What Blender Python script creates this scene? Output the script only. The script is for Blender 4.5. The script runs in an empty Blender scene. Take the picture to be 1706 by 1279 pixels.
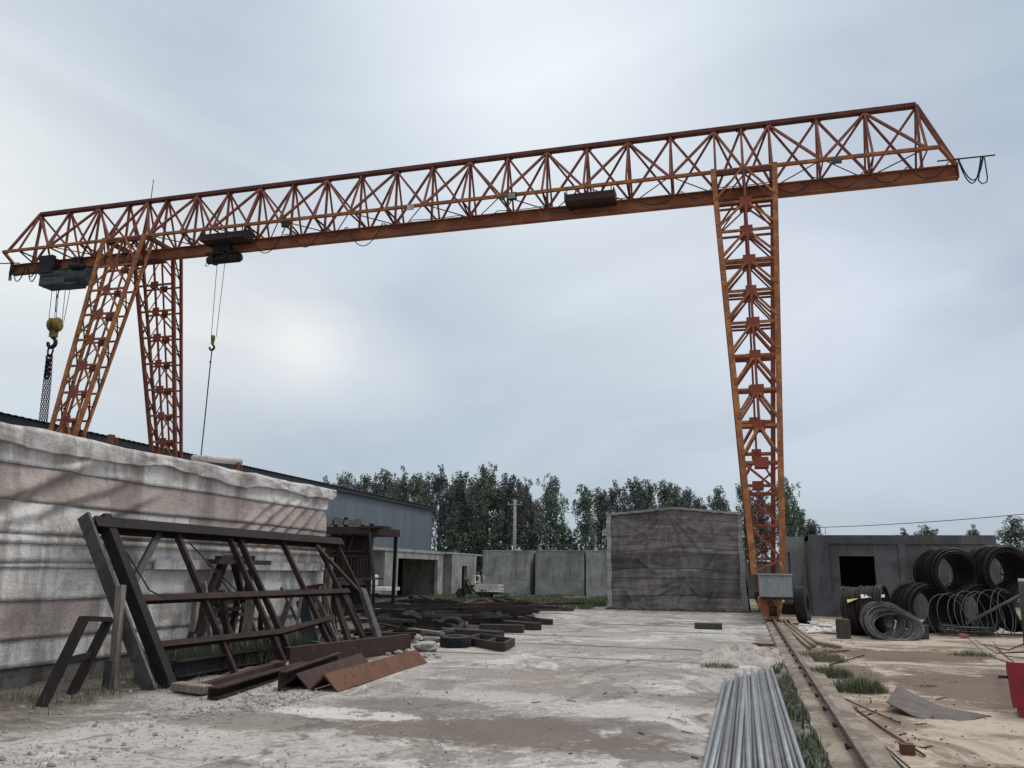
import bpy, math, random
from math import sin, cos, pi, radians, sqrt, exp
from mathutils import Vector, Matrix, noise
import numpy as np
V = Vector
random.seed(7)
SC = bpy.context.scene
COL = SC.collection

# ------------------------------------------------------------------ camera
F = 1363.0; PX, PY = 853.0, 639.5; EYE = 1.6
_Y = V((1240-PX, 957-PY, F)).normalized()
_X = -V((-4150-PX, 885-PY, F)).normalized()
_X = (_X - _Y*(_X.dot(_Y))).normalized()
_Z = _X.cross(_Y)
if _Z[1] > 0: _Z = -_Z
cam = bpy.data.objects.new("camera", bpy.data.cameras.new("camera"))
COL.objects.link(cam)
_r = V((_X[0], _Y[0], _Z[0])); _d = V((_X[1], _Y[1], _Z[1])); _f = V((_X[2], _Y[2], _Z[2]))
M = Matrix((_r, -_d, -_f)).transposed().to_4x4()
M.translation = V((0, 0, EYE))
cam.matrix_world = M
cam.data.sensor_width = 36; cam.data.lens = F/1706*36
cam.data.clip_end = 3000; cam.data.clip_start = 0.05
SC.camera = cam

def ray(u, v):
    r = V((u-PX, v-PY, F)); return V((r.dot(_X), r.dot(_Y), r.dot(_Z)))
def gp(u, v, z=0.0):
    r = ray(u, v); return r*((z-EYE)/r.z) + V((0, 0, EYE))
def aty(u, v, y):
    r = ray(u, v); return r*(y/r.y) + V((0, 0, EYE))
def atx(u, v, x):
    r = ray(u, v); return r*(x/r.x) + V((0, 0, EYE))

# ------------------------------------------------------------------ node helper
class NT:
    def __init__(s, tree):
        s.t = tree; s.n = tree.nodes; s.l = tree.links; s.n.clear()
    def new(s, typ, **k):
        n = s.n.new(typ)
        for a, b in k.items(): setattr(n, a, b)
        return n
    def put(s, sock, val):
        if isinstance(val, bpy.types.NodeSocket): s.l.new(val, sock)
        elif isinstance(val, (tuple, list)) and len(val) == 3 and len(sock.default_value) == 4: sock.default_value = (*val, 1)
        else: sock.default_value = val
    def math(s, op, a, b=0.0, c=None, clamp=False):
        n = s.new('ShaderNodeMath', operation=op, use_clamp=clamp)
        s.put(n.inputs[0], a); s.put(n.inputs[1], b)
        if c is not None: s.put(n.inputs[2], c)
        return n.outputs[0]
    def mix(s, f, a, b, mode='MIX'):
        n = s.new('ShaderNodeMix', data_type='RGBA', blend_type=mode, clamp_factor=True)
        s.put(n.inputs[0], f); s.put(n.inputs[6], a); s.put(n.inputs[7], b)
        return n.outputs[2]
    def noise(s, vec, scale, detail=4, rough=0.55, dist=0.0):
        n = s.new('ShaderNodeTexNoise')
        s.put(n.inputs['Vector'], vec); n.inputs['Scale'].default_value = scale
        n.inputs['Detail'].default_value = detail; n.inputs['Roughness'].default_value = rough
        n.inputs['Distortion'].default_value = dist
        return n.outputs['Fac']
    def voro(s, vec, scale, feature='F1'):
        n = s.new('ShaderNodeTexVoronoi', feature=feature)
        s.put(n.inputs['Vector'], vec); n.inputs['Scale'].default_value = scale
        return n.outputs['Distance']
    def step(s, x, a, b):
        n = s.new('ShaderNodeMapRange', interpolation_type='SMOOTHSTEP')
        s.put(n.inputs[0], x); n.inputs[1].default_value = a; n.inputs[2].default_value = b
        n.inputs[3].default_value = 0; n.inputs[4].default_value = 1
        return n.outputs[0]
    def coords(s, kind='Object', scale=(1, 1, 1)):
        t = s.new('ShaderNodeTexCoord'); o = t.outputs[kind]
        if scale != (1, 1, 1):
            m = s.new('ShaderNodeMapping'); m.inputs['Scale'].default_value = scale
            s.l.new(o, m.inputs['Vector']); o = m.outputs[0]
        return o
    def sep(s, vec):
        n = s.new('ShaderNodeSeparateXYZ'); s.put(n.inputs[0], vec); return n.outputs
    def bump(s, h, strength=0.3, dist=0.02):
        n = s.new('ShaderNodeBump'); n.inputs['Strength'].default_value = strength
        n.inputs['Distance'].default_value = dist; s.put(n.inputs['Height'], h); return n.outputs[0]

# ------------------------------------------------------------------ sky and sun
SC.view_settings.view_transform = 'Standard'; SC.view_settings.look = 'None'
SC.view_settings.exposure = 0.08; SC.view_settings.gamma = 1.0
SUN_EL, SUN_AZ = 55.0, 44.0        # azimuth from +Y, towards +X positive
def direction(az, el):
    a, e = radians(az), radians(el); return V((sin(a)*cos(e), cos(a)*cos(e), sin(e)))
W = bpy.data.worlds.new("World"); SC.world = W; W.use_nodes = True
t = NT(W.node_tree)
dirv = t.coords('Generated')
z = t.sep(dirv)[2]
sky = t.new('ShaderNodeTexSky', sky_type='NISHITA', sun_disc=False)
sky.sun_elevation = radians(SUN_EL); sky.sun_rotation = radians(SUN_AZ)
sky.dust_density = 3.0
bg1 = t.new('ShaderNodeBackground'); t.l.new(sky.outputs[0], bg1.inputs[0]); bg1.inputs[1].default_value = 0.08
def blob(az, el, k):
    n = t.new('ShaderNodeVectorMath', operation='DOT_PRODUCT')
    t.l.new(dirv, n.inputs[0]); n.inputs[1].default_value = direction(az, el)
    return t.math('EXPONENT', t.math('MULTIPLY', t.math('SUBTRACT', n.outputs['Value'], 1.0), k))
flat = t.new('ShaderNodeMapping'); flat.inputs['Scale'].default_value = (1, 1, 2.6); flat.inputs['Rotation'].default_value = (0.15, -0.25, 0.4)
t.l.new(dirv, flat.inputs['Vector'])
cl = t.noise(flat.outputs[0], 2.0, 6, 0.52, 0.7)
c = t.mix(t.step(z, 0.0, 0.30), (0.425, 0.512, 0.60), (0.46, 0.542, 0.645))
c = t.mix(t.step(cl, 0.38, 0.68), (0.88, 0.90, 0.94), (1.1, 1.085, 1.06), 'MIX') if False else t.mix(1.0, c, t.mix(t.step(cl, 0.34, 0.68), (0.885, 0.895, 0.915), (1.10, 1.085, 1.07)), 'MULTIPLY')
for az, el, k, col, amt in ((-17, 37, 28, (.34, .33, .29), 1.0), (-8, 24, 26, (.13, .12, .09), 1.0),
                            (-53, 21, 45, (.42, .385, .285), 1.0), (-38, 16, 120, (.22, .18, .12), 1.0), (-30, 15.0, 520, (.24, .20, .13), 1.0),
                            (-24, 13.2, 700, (.07, .055, .04), 1.0), (7, 16, 60, (.15, .13, .13), 1.0),
                            (-44, 34, 40, (-.06, -.06, -.05), 1.0), (22, 32, 30, (-.07, -.07, -.065), 1.0),
                            (-22, 24, 200, (-.03, -.03, -.02), 1.0)):
    b = blob(az, el, k)
    n = t.new('ShaderNodeVectorMath', operation='SCALE'); n.inputs[0].default_value = col; t.l.new(b, n.inputs['Scale'])
    a = t.new('ShaderNodeVectorMath', operation='ADD'); t.l.new(c, a.inputs[0]); t.l.new(n.outputs[0], a.inputs[1]); c = a.outputs[0]
# an overcast sky is brightest overhead
up = t.step(z, 0.60, 0.95)
n = t.new('ShaderNodeVectorMath', operation='SCALE'); n.inputs[0].default_value = (1.12, 1.05, 0.94); t.l.new(up, n.inputs['Scale'])
a = t.new('ShaderNodeVectorMath', operation='ADD'); t.l.new(c, a.inputs[0]); t.l.new(n.outputs[0], a.inputs[1]); c = a.outputs[0]
bg2 = t.new('ShaderNodeBackground'); t.l.new(c, bg2.inputs[0]); bg2.inputs[1].default_value = 1.0
ms = t.new('ShaderNodeMixShader'); ms.inputs[0].default_value = 0.93
t.l.new(bg1.outputs[0], ms.inputs[1]); t.l.new(bg2.outputs[0], ms.inputs[2])
wo = t.new('ShaderNodeOutputWorld'); t.l.new(ms.outputs[0], wo.inputs[0])
sl = bpy.data.lights.new("sun", 'SUN'); sl.energy = 1.2; sl.angle = radians(20); sl.color = (1.0, 0.93, 0.82)
so = bpy.data.objects.new("sun", sl); COL.objects.link(so)
so.rotation_euler = (-direction(SUN_AZ, SUN_EL)).to_track_quat('-Z', 'Y').to_euler()
so.location = (0, 0, 60)

# ------------------------------------------------------------------ materials
def surf(name, build):
    m = bpy.data.materials.new(name); m.use_nodes = True
    t = NT(m.node_tree)
    b = t.new('ShaderNodeBsdfPrincipled'); o = t.new('ShaderNodeOutputMaterial'); t.l.new(b.outputs[0], o.inputs[0])
    build(t, b); return m
def weathered(name, base, dirt, amount=0.5, scale=3.0, rough=0.7, metal=0.0, bump=0.2, stretch=(1, 1, 1), third=None, spec=0.3, fine=40.0):
    def f(t, b):
        v = t.coords('Object', stretch)
        n1 = t.noise(v, scale, 6, 0.62, 0.3); n2 = t.noise(v, scale*6.3, 4, 0.6)
        k = t.math('ADD', t.math('MULTIPLY', n1, 0.7), t.math('MULTIPLY', n2, 0.3))
        lo = 0.62-0.28*amount
        c = t.mix(t.step(k, lo-0.07, lo+0.09), base, dirt)
        if third is not None:
            c = t.mix(t.step(t.noise(v, scale*2.1, 5, 0.65, 0.5), 0.57, 0.66), c, third)
        c = t.mix(t.math('MULTIPLY', t.noise(v, fine, 3, 0.6), 0.35), c, tuple(x*0.62 for x in base))
        t.put(b.inputs['Base Color'], c)
        t.put(b.inputs['Roughness'], t.math('MULTIPLY_ADD', n2, 0.3, rough-0.15))
        b.inputs['Metallic'].default_value = metal; b.inputs['Specular IOR Level'].default_value = spec
        if bump: t.put(b.inputs['Normal'], t.bump(t.math('ADD', n2, t.noise(v, fine, 3)), bump, 0.01))
    return surf(name, f)
MT = {}
MT['orange'] = weathered('orange_paint', (.50, .195, .052), (.25, .085, .035), .58, 1.9, .65, 0, .15, third=(.50, .26, .12))
MT['redor'] = weathered('red_oxide_paint', (.27, .080, .045), (.15, .045, .033), .45, 1.5, .65, 0, .1, third=(.34, .13, .06))
MT['chord'] = weathered('dark_red_paint', (.17, .050, .034), (.09, .032, .026), .5, 1.2, .65, 0, .1)
MT['gusset'] = weathered('red_plate_paint', (.32, .075, .042), (.21, .058, .036), .4, 2.2, .6, 0, .1)
MT['beam'] = weathered('brown_beam_paint', (.41, .155, .065), (.24, .085, .048), .55, 1.3, .6, 0, .1, third=(.31, .12, .065))
MT['platform'] = weathered('brown_platform_paint', (.075, .04, .032), (.045, .03, .028), .5, 1.5, .7, 0, .1)
MT['yellowpl'] = weathered('yellow_plate_paint', (.50, .30, .03), (.36, .2, .03), .4, 2.2, .6, 0, .1)
MT['hookyel'] = weathered('yellow_hook_paint', (.33, .22, .035), (.12, .085, .03), .5, 3, .6, 0, .1)
MT['hoist'] = weathered('grey_green_machine_paint', (.075, .10, .10), (.035, .045, .045), .5, 2, .5, 0, .1)
MT['black'] = weathered('black_steel', (.018, .017, .018), (.035, .028, .025), .4, 4, .6, 0, .15)
MT['darksteel'] = weathered('dark_bare_steel', (.018, .016, .018), (.034, .024, .023), .45, 2.5, .75, 0, .25, third=(.012, .012, .013), spec=.2)
MT['brownsteel'] = weathered('brown_rusted_steel', (.032, .021, .021), (.060, .034, .029), .45, 2.6, .8, 0, .35, third=(.016, .013, .014), spec=.2)
MT['greysteel'] = weathered('dusty_grey_steel', (.105, .102, .104), (.055, .050, .050), .5, 2.2, .7, 0, .25)
MT['rust'] = weathered('orange_rust', (.105, .050, .03), (.15, .072, .04), .5, 2.4, .85, 0, .4, third=(.07, .035, .027))
MT['rustred'] = weathered('purple_brown_rust', (.062, .030, .027), (.045, .027, .026), .5, 2.4, .85, 0, .4, third=(.088, .042, .030))
MT['pipe'] = weathered('galvanised_steel', (.27, .285, .30), (.19, .20, .21), .5, 1.8, .55, .25, .12, stretch=(1, .25, 1), spec=.4, third=(.25, .225, .215))
MT['pipe2'] = weathered('dull_galvanised_steel', (.215, .21, .215), (.15, .145, .15), .5, 1.8, .6, .2, .12, stretch=(1, .25, 1), spec=.4, third=(.20, .165, .155))
MT['pipe3'] = weathered('blue_galvanised_steel', (.29, .31, .335), (.22, .235, .25), .5, 1.8, .5, .3, .12, stretch=(1, .25, 1), spec=.4, third=(.34, .345, .35))
MT['rubber'] = weathered('tyre_rubber', (.022, .022, .023), (.05, .046, .043), .35, 5, .85, 0, .3)
MT['wire'] = weathered('steel_wire', (.035, .033, .035), (.06, .047, .042), .4, 6, .5, .4, 0)
MT['wirelight'] = weathered('grey_wire', (.13, .125, .125), (.085, .075, .07), .4, 6, .6, .1, 0)
MT['coil'] = weathered('dark_wire_rod', (.0115, .0105, .0125), (.021, .018, .0185), .4, 4, .8, 0, .2, spec=.15)
MT['coilbrown'] = weathered('brown_wire_rod', (.070, .050, .041), (.04, .032, .029), .45, 4, .8, 0, .2)
MT['redbin'] = weathered('red_paint', (.31, .03, .045), (.22, .026, .035), .35, 2.5, .55, 0, .1)
MT['sheet'] = weathered('grey_rubber_sheet', (.15, .125, .11), (.10, .085, .075), .5, 3, .85, 0, .2)
MT['timber'] = weathered('grey_timber', (.27, .235, .20), (.17, .14, .12), .5, 3, .85, 0, .3, stretch=(4, 4, .6))
MT['timberdark'] = weathered('dark_timber', (.034, .029, .028), (.055, .044, .039), .5, 3, .85, 0, .4)
MT['teal'] = weathered('teal_board', (.06, .085, .095), (.05, .055, .07), .5, 3, .7, 0, .2)
MT['green'] = weathered('green_tin', (.05, .08, .055), (.035, .045, .035), .5, 3, .7, 0, .2)
MT['white'] = weathered('white_paint_dirty', (.62, .61, .60), (.40, .38, .36), .35, 3, .6, 0, .1)
MT['cab'] = weathered('grey_cabinet_paint', (.33, .36, .36), (.24, .26, .26), .45, 3, .5, 0, .08, stretch=(3, 3, .6))
MT['stone'] = weathered('pale_stone', (.42, .39, .37), (.27, .245, .23), .5, 6, .9, 0, .6)
MT['hose'] = weathered('yellow_grey_hose', (.34, .28, .17), (.22, .18, .12), .5, 4, .6, 0, .1)
MT['brick'] = weathered('pink_brick', (.45, .19, .15), (.35, .15, .12), .5, 4, .9, 0, .3)
MT['paper'] = weathered('white_tag', (.72, .72, .68), (.55, .55, .45), .3, 10, .7, 0, 0)
MT['yellowtag'] = weathered('yellow_tag', (.62, .60, .25), (.5, .48, .25), .3, 10, .7, 0, 0)
MT['lens'] = weathered('lamp_glass', (.35, .36, .30), (.25, .25, .2), .3, 10, .2, 0, 0)
MT['cabgreen'] = weathered('green_rain_cover', (.045, .055, .042), (.085, .07, .055), .5, 8, .8, 0, .2)
MT['fascia'] = weathered('dark_roof_sheet', (.035, .042, .05), (.055, .06, .065), .4, 1, .6, 0, .1)
MT['film'] = weathered('dusty_plastic_film', (.42, .37, .34), (.28, .24, .21), .5, 2.5, .55, 0, .3)
MT['blockdark'] = weathered('mossy_block', (.085, .085, .06), (.06, .058, .045), .5, 4, .9, 0, .4)
def concrete(name, base, dark, streak=0.6):
    def f(t, b):
        v = t.coords('Object'); vs = t.coords('Object', (3, 3, .30))
        n1 = t.noise(v, .9, 6, .6); st = t.noise(vs, .75, 8, .78, .5); fine = t.noise(v, 25, 4, .6)
        c = t.mix(t.step(n1, .38, .62), base, tuple(x*.66 for x in base))
        c = t.mix(t.math('MULTIPLY', t.step(t.noise(v, 2.6, 6, .7, .6), .54, .64), .45), c, dark)
        c = t.mix(t.math('MULTIPLY', t.math('MULTIPLY', t.step(st, .46, .60), t.step(t.noise(v, .45, 4, .6), .35, .60)), streak), c, dark)
        c = t.mix(t.math('MULTIPLY', t.step(t.noise(vs, 3.1, 4, .6), .56, .72), .5), c, tuple(min(1, x*1.5) for x in base))
        c = t.mix(t.math('MULTIPLY', fine, .3), c, dark)
        t.put(b.inputs['Base Color'], c); b.inputs['Roughness'].default_value = .92
        b.inputs['Specular IOR Level'].default_value = .2
        t.put(b.inputs['Normal'], t.bump(t.math('ADD', fine, n1), .25, .02))
    return surf(name, f)
MT['conc'] = concrete('precast_concrete', (.44, .43, .425), (.17, .165, .163), .75)
MT['concdark'] = concrete('dark_concrete', (.15, .142, .15), (.075, .07, .075), .7)  # darker grey concrete for the right module, recess walls and blocks
MT['concgreen'] = concrete('greenish_concrete', (.35, .355, .335), (.17, .172, .16), .7)
MT['void'] = weathered('interior_shade_black', (.006, .006, .007), (.004, .004, .004), .5, 2, .95, 0, 0)  # near-black colour stands in for shade inside the module openings
def tarp(name, base, dirt, amount):
    def f(t, b):
        v = t.coords('Object'); vs = t.coords('Object', (1, 1.6, .28)); vh = t.coords('Object', (1, .35, 3))
        st = t.noise(vs, 1.1, 6, .68, .3); n = t.noise(v, 1.7, 6, .65, .4); wv = t.noise(vh, 9, 3, .6)
        c = t.mix(t.math('MULTIPLY', t.step(st, .46, .62), amount), base, dirt)
        c = t.mix(t.math('MULTIPLY', t.step(n, .50, .64), amount*.8), c, tuple(x*.9 for x in dirt))
        c = t.mix(t.math('MULTIPLY', wv, .28), c, tuple(x*.6 for x in base))
        c = t.mix(t.math('MULTIPLY', t.step(t.noise(v, 16, 4, .75), .54, .64), .30), c, tuple(x*.8 for x in dirt))
        c = t.mix(t.math('MULTIPLY', t.step(t.noise(v, 7, 5, .75), .58, .68), .45*amount), c, tuple(x*.55 for x in dirt))
        if 'canvas' in name: c = t.mix(t.math('MULTIPLY', t.step(t.noise(t.coords('Object', (.25, 1, 2.2)), 1.6, 4, .6), .47, .58), .55), c, tuple(x*.75 for x in dirt)); c = t.mix(t.math('MULTIPLY', t.step(t.noise(t.coords('Object', (.3, 1, 2.6)), 1.9, 4, .6, .3), .58, .66), .5), c, tuple(x*1.45 for x in base))
        t.put(b.inputs['Base Color'], c); b.inputs['Roughness'].default_value = .78; b.inputs['Specular IOR Level'].default_value = .25
        h = t.math('ADD', t.math('ADD', t.math('MULTIPLY', t.noise(vh, 2.2, 5, .6, .8), 1.5), t.noise(v, 22, 3, .6)), t.math('MULTIPLY', t.noise(t.coords('Object', (1, 1, 1)), 4.5, 5, .7, 1.5), 1.2))
        t.put(b.inputs['Normal'], t.bump(h, .35, .035))
    return surf(name, f)
MT['tarpw'] = tarp('white_quilt', (.80, .765, .73), (.27, .238, .215), .72)
MT['tarpb'] = tarp('brown_quilt', (.49, .415, .38), (.26, .215, .195), .72)
MT['tarpd'] = tarp('dirt_and_shade_quilt', (.16, .15, .14), (.055, .05, .045), .8)  # damp dirt plus the shade of the grass, both put into the colour
MT['tarpr'] = tarp('roll_quilt', (.60, .57, .55), (.22, .195, .185), .75)
MT['tent1'] = tarp('grey_brown_canvas', (.285, .25, .225), (.13, .112, .10), .8)
MT['tent2'] = tarp('dark_canvas', (.15, .132, .127), (.08, .07, .068), .8)
MT['tent5'] = tarp('brown_canvas', (.215, .192, .178), (.10, .088, .082), .8)
MT['tent3'] = tarp('pale_canvas_patch', (.36, .335, .32), (.25, .23, .22), .6)
MT['tent4'] = tarp('plum_canvas', (.24, .19, .18), (.12, .096, .095), .8)
MT['tenttrim'] = tarp('pale_canvas_edge', (.46, .44, .43), (.27, .25, .24), .7)
def f(t, b):
    v = t.coords('Object'); y = t.sep(v)[1]
    w = t.math('PINGPONG', y, .19); rib = t.step(w, .015, .06)
    n = t.noise(t.coords('Object', (1, 1.2, .3)), .5, 5, .6)
    c = t.mix(t.step(n, .3, .7), (.165, .195, .235), (.125, .15, .185))
    c = t.mix(t.math('MULTIPLY', t.step(t.noise(t.coords('Object', (1, 3, .1)), 1.0, 4, .6), .5, .7), .35), c, (.10, .12, .15))
    t.put(b.inputs['Base Color'], c); b.inputs['Roughness'].default_value = .5
    t.put(b.inputs['Normal'], t.bump(rib, .8, .04))
MT['shed'] = surf('blue_grey_cladding', f)
def leafmat(name, a, b2, c3):
    def f(t, b):
        g = t.new('ShaderNodeNewGeometry'); r = g.outputs['Random Per Island']
        c = t.mix(t.step(r, .2, .8), a, b2); c = t.mix(t.step(r, .93, .98), c, c3)
        t.put(b.inputs['Base Color'], c); b.inputs['Roughness'].default_value = .6; b.inputs['Specular IOR Level'].default_value = .25
        b.inputs['Subsurface Weight'].default_value = 0
    return surf(name, f)
MT['leaf'] = leafmat('poplar_leaf', (.11, .145, .105), (.175, .215, .16), (.23, .24, .18))
MT['leafp'] = leafmat('dusky_poplar_leaf', (.11, .12, .112), (.17, .178, .165), (.23, .195, .175))
MT['leafd'] = leafmat('hedge_leaf', (.025, .042, .028), (.045, .07, .042), (.07, .085, .05))
MT['grass'] = leafmat('grass_blade', (.072, .094, .048), (.12, .14, .078), (.21, .19, .12))
MT['grassdry'] = leafmat('dry_grass_blade', (.12, .11, .07), (.19, .165, .11), (.10, .12, .06))
MT['bark'] = weathered('bark', (.13, .115, .10), (.07, .06, .055), .5, 3, .9, 0, .4)

# ------------------------------------------------------------------ mesh helper
class MB:
    def __init__(s): s.v = []; s.f = []; s.m = []; s.sm = []; s.mi = 0
    def add(s, vs, fs, smooth=False):
        o = len(s.v); s.v.extend([V(p) for p in vs])
        for f_ in fs: s.f.append([i+o for i in f_]); s.m.append(s.mi); s.sm.append(smooth)
        return s
    def box(s, a, b):
        (x0, y0, z0), (x1, y1, z1) = a, b
        return s.add([(x0, y0, z0), (x1, y0, z0), (x1, y1, z0), (x0, y1, z0), (x0, y0, z1), (x1, y0, z1), (x1, y1, z1), (x0, y1, z1)],
                     [(0, 3, 2, 1), (4, 5, 6, 7), (0, 1, 5, 4), (1, 2, 6, 5), (2, 3, 7, 6), (3, 0, 4, 7)])
    def prof(s, p, q, pts, up=(0, 0, 1), closed=True, smooth=False):
        """extrude a 2-D outline (side, up) from p to q"""
        p, q = V(p), V(q); d = (q-p).normalized(); u = V(up); u = u - d*u.dot(d)
        if u.length < 1e-4: u = V((1, 0, 0)) - d*d.x
        u.normalize(); w = d.cross(u); n = len(pts)
        vs = [p+w*a+u*b for a, b in pts] + [q+w*a+u*b for a, b in pts]
        fs = [(i, (i+1) % n, n+(i+1) % n, n+i) for i in range(n)] + [tuple(range(n))[::-1], tuple(range(n, 2*n))]
        return s.add(vs, fs, smooth)
    def bar(s, p, q, w, h=None, up=(0, 0, 1)):
        h = w if h is None else h
        return s.prof(p, q, [(-w/2, -h/2), (w/2, -h/2), (w/2, h/2), (-w/2, h/2)], up)
    def ell(s, p, q, w, th=.012, up=(0, 0, 1)):      # angle section, heel at the origin
        return s.prof(p, q, [(0, 0), (w, 0), (w, th), (th, th), (th, w), (0, w)], up)
    def chan(s, p, q, w, h, th=.02, up=(0, 0, 1), side=1):
        pts = [(0, -h/2), (w, -h/2), (w, -h/2+th), (th, -h/2+th), (th, h/2-th), (w, h/2-th), (w, h/2), (0, h/2)]
        if side < 0: pts = [(-a, b) for a, b in pts][::-1]
        return s.prof(p, q, pts, up)
    def ibeam(s, p, q, w, h, tw=.02, tf=.03, up=(0, 0, 1)):
        a, b = w/2, h/2
        return s.prof(p, q, [(-a, -b), (a, -b), (a, -b+tf), (tw/2, -b+tf), (tw/2, b-tf), (a, b-tf), (a, b), (-a, b), (-a, b-tf), (-tw/2, b-tf), (-tw/2, -b+tf), (-a, -b+tf)], up)
    def tube(s, pts, r, n=6, closed=False, smooth=True, cap=True):
        pts = [V(p) for p in pts]; N = len(pts); vs = []; prev = None
        for i, p in enumerate(pts):
            if closed: d = pts[(i+1) % N]-pts[i-1]
            else: d = pts[min(i+1, N-1)]-pts[max(i-1, 0)]
            d.normalize()
            if prev is None:
                u = V((0, 0, 1)); u = u-d*u.dot(d)
                if u.length < 1e-3: u = V((1, 0, 0))-d*d.x
            else: u = prev-d*prev.dot(d)
            u.normalize(); prev = u; w = d.cross(u)
            rr = r[i] if isinstance(r, (list, tuple)) else r
            vs += [p+(u*cos(2*pi*k/n)+w*sin(2*pi*k/n))*rr for k in range(n)]
        fs = []
        for i in range(N if closed else N-1):
            j = (i+1) % N
            fs += [(i*n+k, i*n+(k+1) % n, j*n+(k+1) % n, j*n+k) for k in range(n)]
        if not closed and cap: fs += [tuple(range(n))[::-1], tuple(range((N-1)*n, N*n))]
        return s.add(vs, fs, smooth)
    def cyl(s, p, q, r, n=16, smooth=True): return s.tube([p, q], r, n, smooth=smooth)
    def lathe(s, c, axis, prof, n=32, smooth=True, closed=True):
        """prof: list of (radius, distance along axis)"""
        c = V(c); d = V(axis).normalized(); u = V((0, 0, 1)); u = u-d*u.dot(d)
        if u.length < 1e-3: u = V((1, 0, 0))-d*d.x
        u.normalize(); w = d.cross(u); K = len(prof); vs = []
        for k in range(n):
            a = 2*pi*k/n; e = u*cos(a)+w*sin(a)
            vs += [c+d*h+e*r for r, h in prof]
        fs = []
        for k in range(n):
            j = (k+1) % n
            for i in range(K if closed else K-1):
                l = (i+1) % K; fs.append((k*K+i, k*K+l, j*K+l, j*K+i))
        return s.add(vs, fs, smooth)
    def grid(s, nu, nv, fn, smooth=True, matfn=None):
        o = len(s.v)
        for j in range(nv+1):
            for i in range(nu+1): s.v.append(V(fn(i/nu, j/nv)))
        for j in range(nv):
            for i in range(nu):
                a = o+j*(nu+1)+i; s.f.append([a, a+1, a+nu+2, a+nu+1]); s.sm.append(smooth)
                s.m.append(matfn((i+.5)/nu, (j+.5)/nv) if matfn else s.mi)
        return s
    def rock(s, c, r, seed=0, sub=1, flat=.7):
        import bmesh
        bm = bmesh.new(); bmesh.ops.create_icosphere(bm, subdivisions=sub, radius=1)
        vs = []
        for q in bm.verts:
            k = 1+.45*noise.noise(q.co*1.3+V((seed*3.1, seed*1.7, 0))); p = q.co*k
            vs.append(V(c)+V((p.x*r, p.y*r, p.z*r*flat)))
        s.add(vs, [[x.index for x in f_.verts] for f_ in bm.faces], False); bm.free(); return s

def wloc(o):
    p = V((0, 0, 0))
    while o is not None: p += o.location; o = o.parent
    return p
def build(name, mb, mat, parent=None, loc=None, bevel=0.0):
    off = wloc(parent) if parent is not None else V((0, 0, 0))
    if loc is not None: off = off + V(loc)
    me = bpy.data.meshes.new(name)
    me.from_pydata([tuple(p-off) for p in mb.v], [], mb.f)
    mats = mat if isinstance(mat, (list, tuple)) else [mat]
    for m_ in mats: me.materials.append(MT[m_] if isinstance(m_, str) else m_)
    me.polygons.foreach_set('material_index', mb.m)
    me.polygons.foreach_set('use_smooth', mb.sm)
    me.update(); me.validate()
    o = bpy.data.objects.new(name, me); COL.objects.link(o)
    if parent is not None: o.parent = parent
    if loc is not None: o.location = loc
    if bevel:
        md = o.modifiers.new('bevel', 'BEVEL'); md.width = bevel; md.segments = 1; md.limit_method = 'ANGLE'
    return o
def tag(o, label, cat, group=None):
    o['label'] = label; o['category'] = cat
    if group: o['group'] = group
    return o
def struct(o): o['kind'] = 'structure'; return o
def thing(name, label, cat, loc=(0, 0, 0), group=None):
    o = bpy.data.objects.new(name, None); COL.objects.link(o); o.location = loc; o.empty_display_size = .3
    return tag(o, label, cat, group)
def solo(name, mb, mat, label, cat, loc=(0, 0, 0), group=None, bevel=0.0):
    return tag(build(name, mb, mat, None, loc, bevel), label, cat, group)
def dup(o, parent=None):
    c_ = o.copy(); COL.objects.link(c_)
    if parent is not None: c_.parent = parent
    for ch in [x for x in bpy.data.objects if x.parent == o]:
        dup(ch, c_)
    return c_
def lerp(a, b, t_): return V(a)*(1-t_)+V(b)*t_
def fbm(x, y, z_=0.0, o=3): return noise.fractal(V((x, y, z_)), 1.0, 2.0, o)
R = random.random
def U(a, b): return a+(b-a)*random.random()

# ------------------------------------------------------------------ ground
def gz(x, y):
    near = max(0.0, 1-abs(y-14)/40)
    h = .018*fbm(x*.35, y*.35)*near
    # the strip of earth at the foot of the quilted wall is a little heaped up
    k = max(0.0, min(1.0, (-x-6.2)/1.4))*max(0.0, min(1.0, (24-y)/6))
    h += k*(.035+.06*fbm(x*1.1, y*1.1, 4.0)+.03*fbm(x*4, y*4, 9.0))
    if x > 1.3 and y < 34: h += .02*fbm(x*.8, y*.8, 2.0)*min(1, (x-1.3))
    # sunk strip left of the crane rail
    if y < 26: h -= .05*exp(-((x-.38)/.16)**2)*min(1.0, max(0.0, (26-y)/6))
    return h
def axis_steps(segments):
    out = []
    for a_, b_, st in segments:
        n_ = max(1, int(round((b_-a_)/st))); out += [a_+(b_-a_)*i/n_ for i in range(n_)]
    return out+[segments[-1][1]]
xs_ = axis_steps([(-700, -120, 80), (-120, -40, 10), (-40, -12, 1), (-12, -5.5, .12), (-5.5, 0, .3), (0, 1.2, .1), (1.2, 8, .16), (8, 30, 1), (30, 120, 10), (120, 700, 80)])
ys_ = axis_steps([(-300, -40, 40), (-40, 4, 4), (4, 26, .16), (26, 70, 1), (70, 160, 10), (160, 1000, 70)])
mb = MB(); nx = len(xs_)
for y_ in ys_:
    for x_ in xs_: mb.v.append(V((x_, y_, gz(x_, y_))))
for j in range(len(ys_)-1):
    for i in range(nx-1):
        a = j*nx+i; mb.f.append([a, a+1, a+nx+1, a+nx]); mb.m.append(0); mb.sm.append(True)
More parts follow.
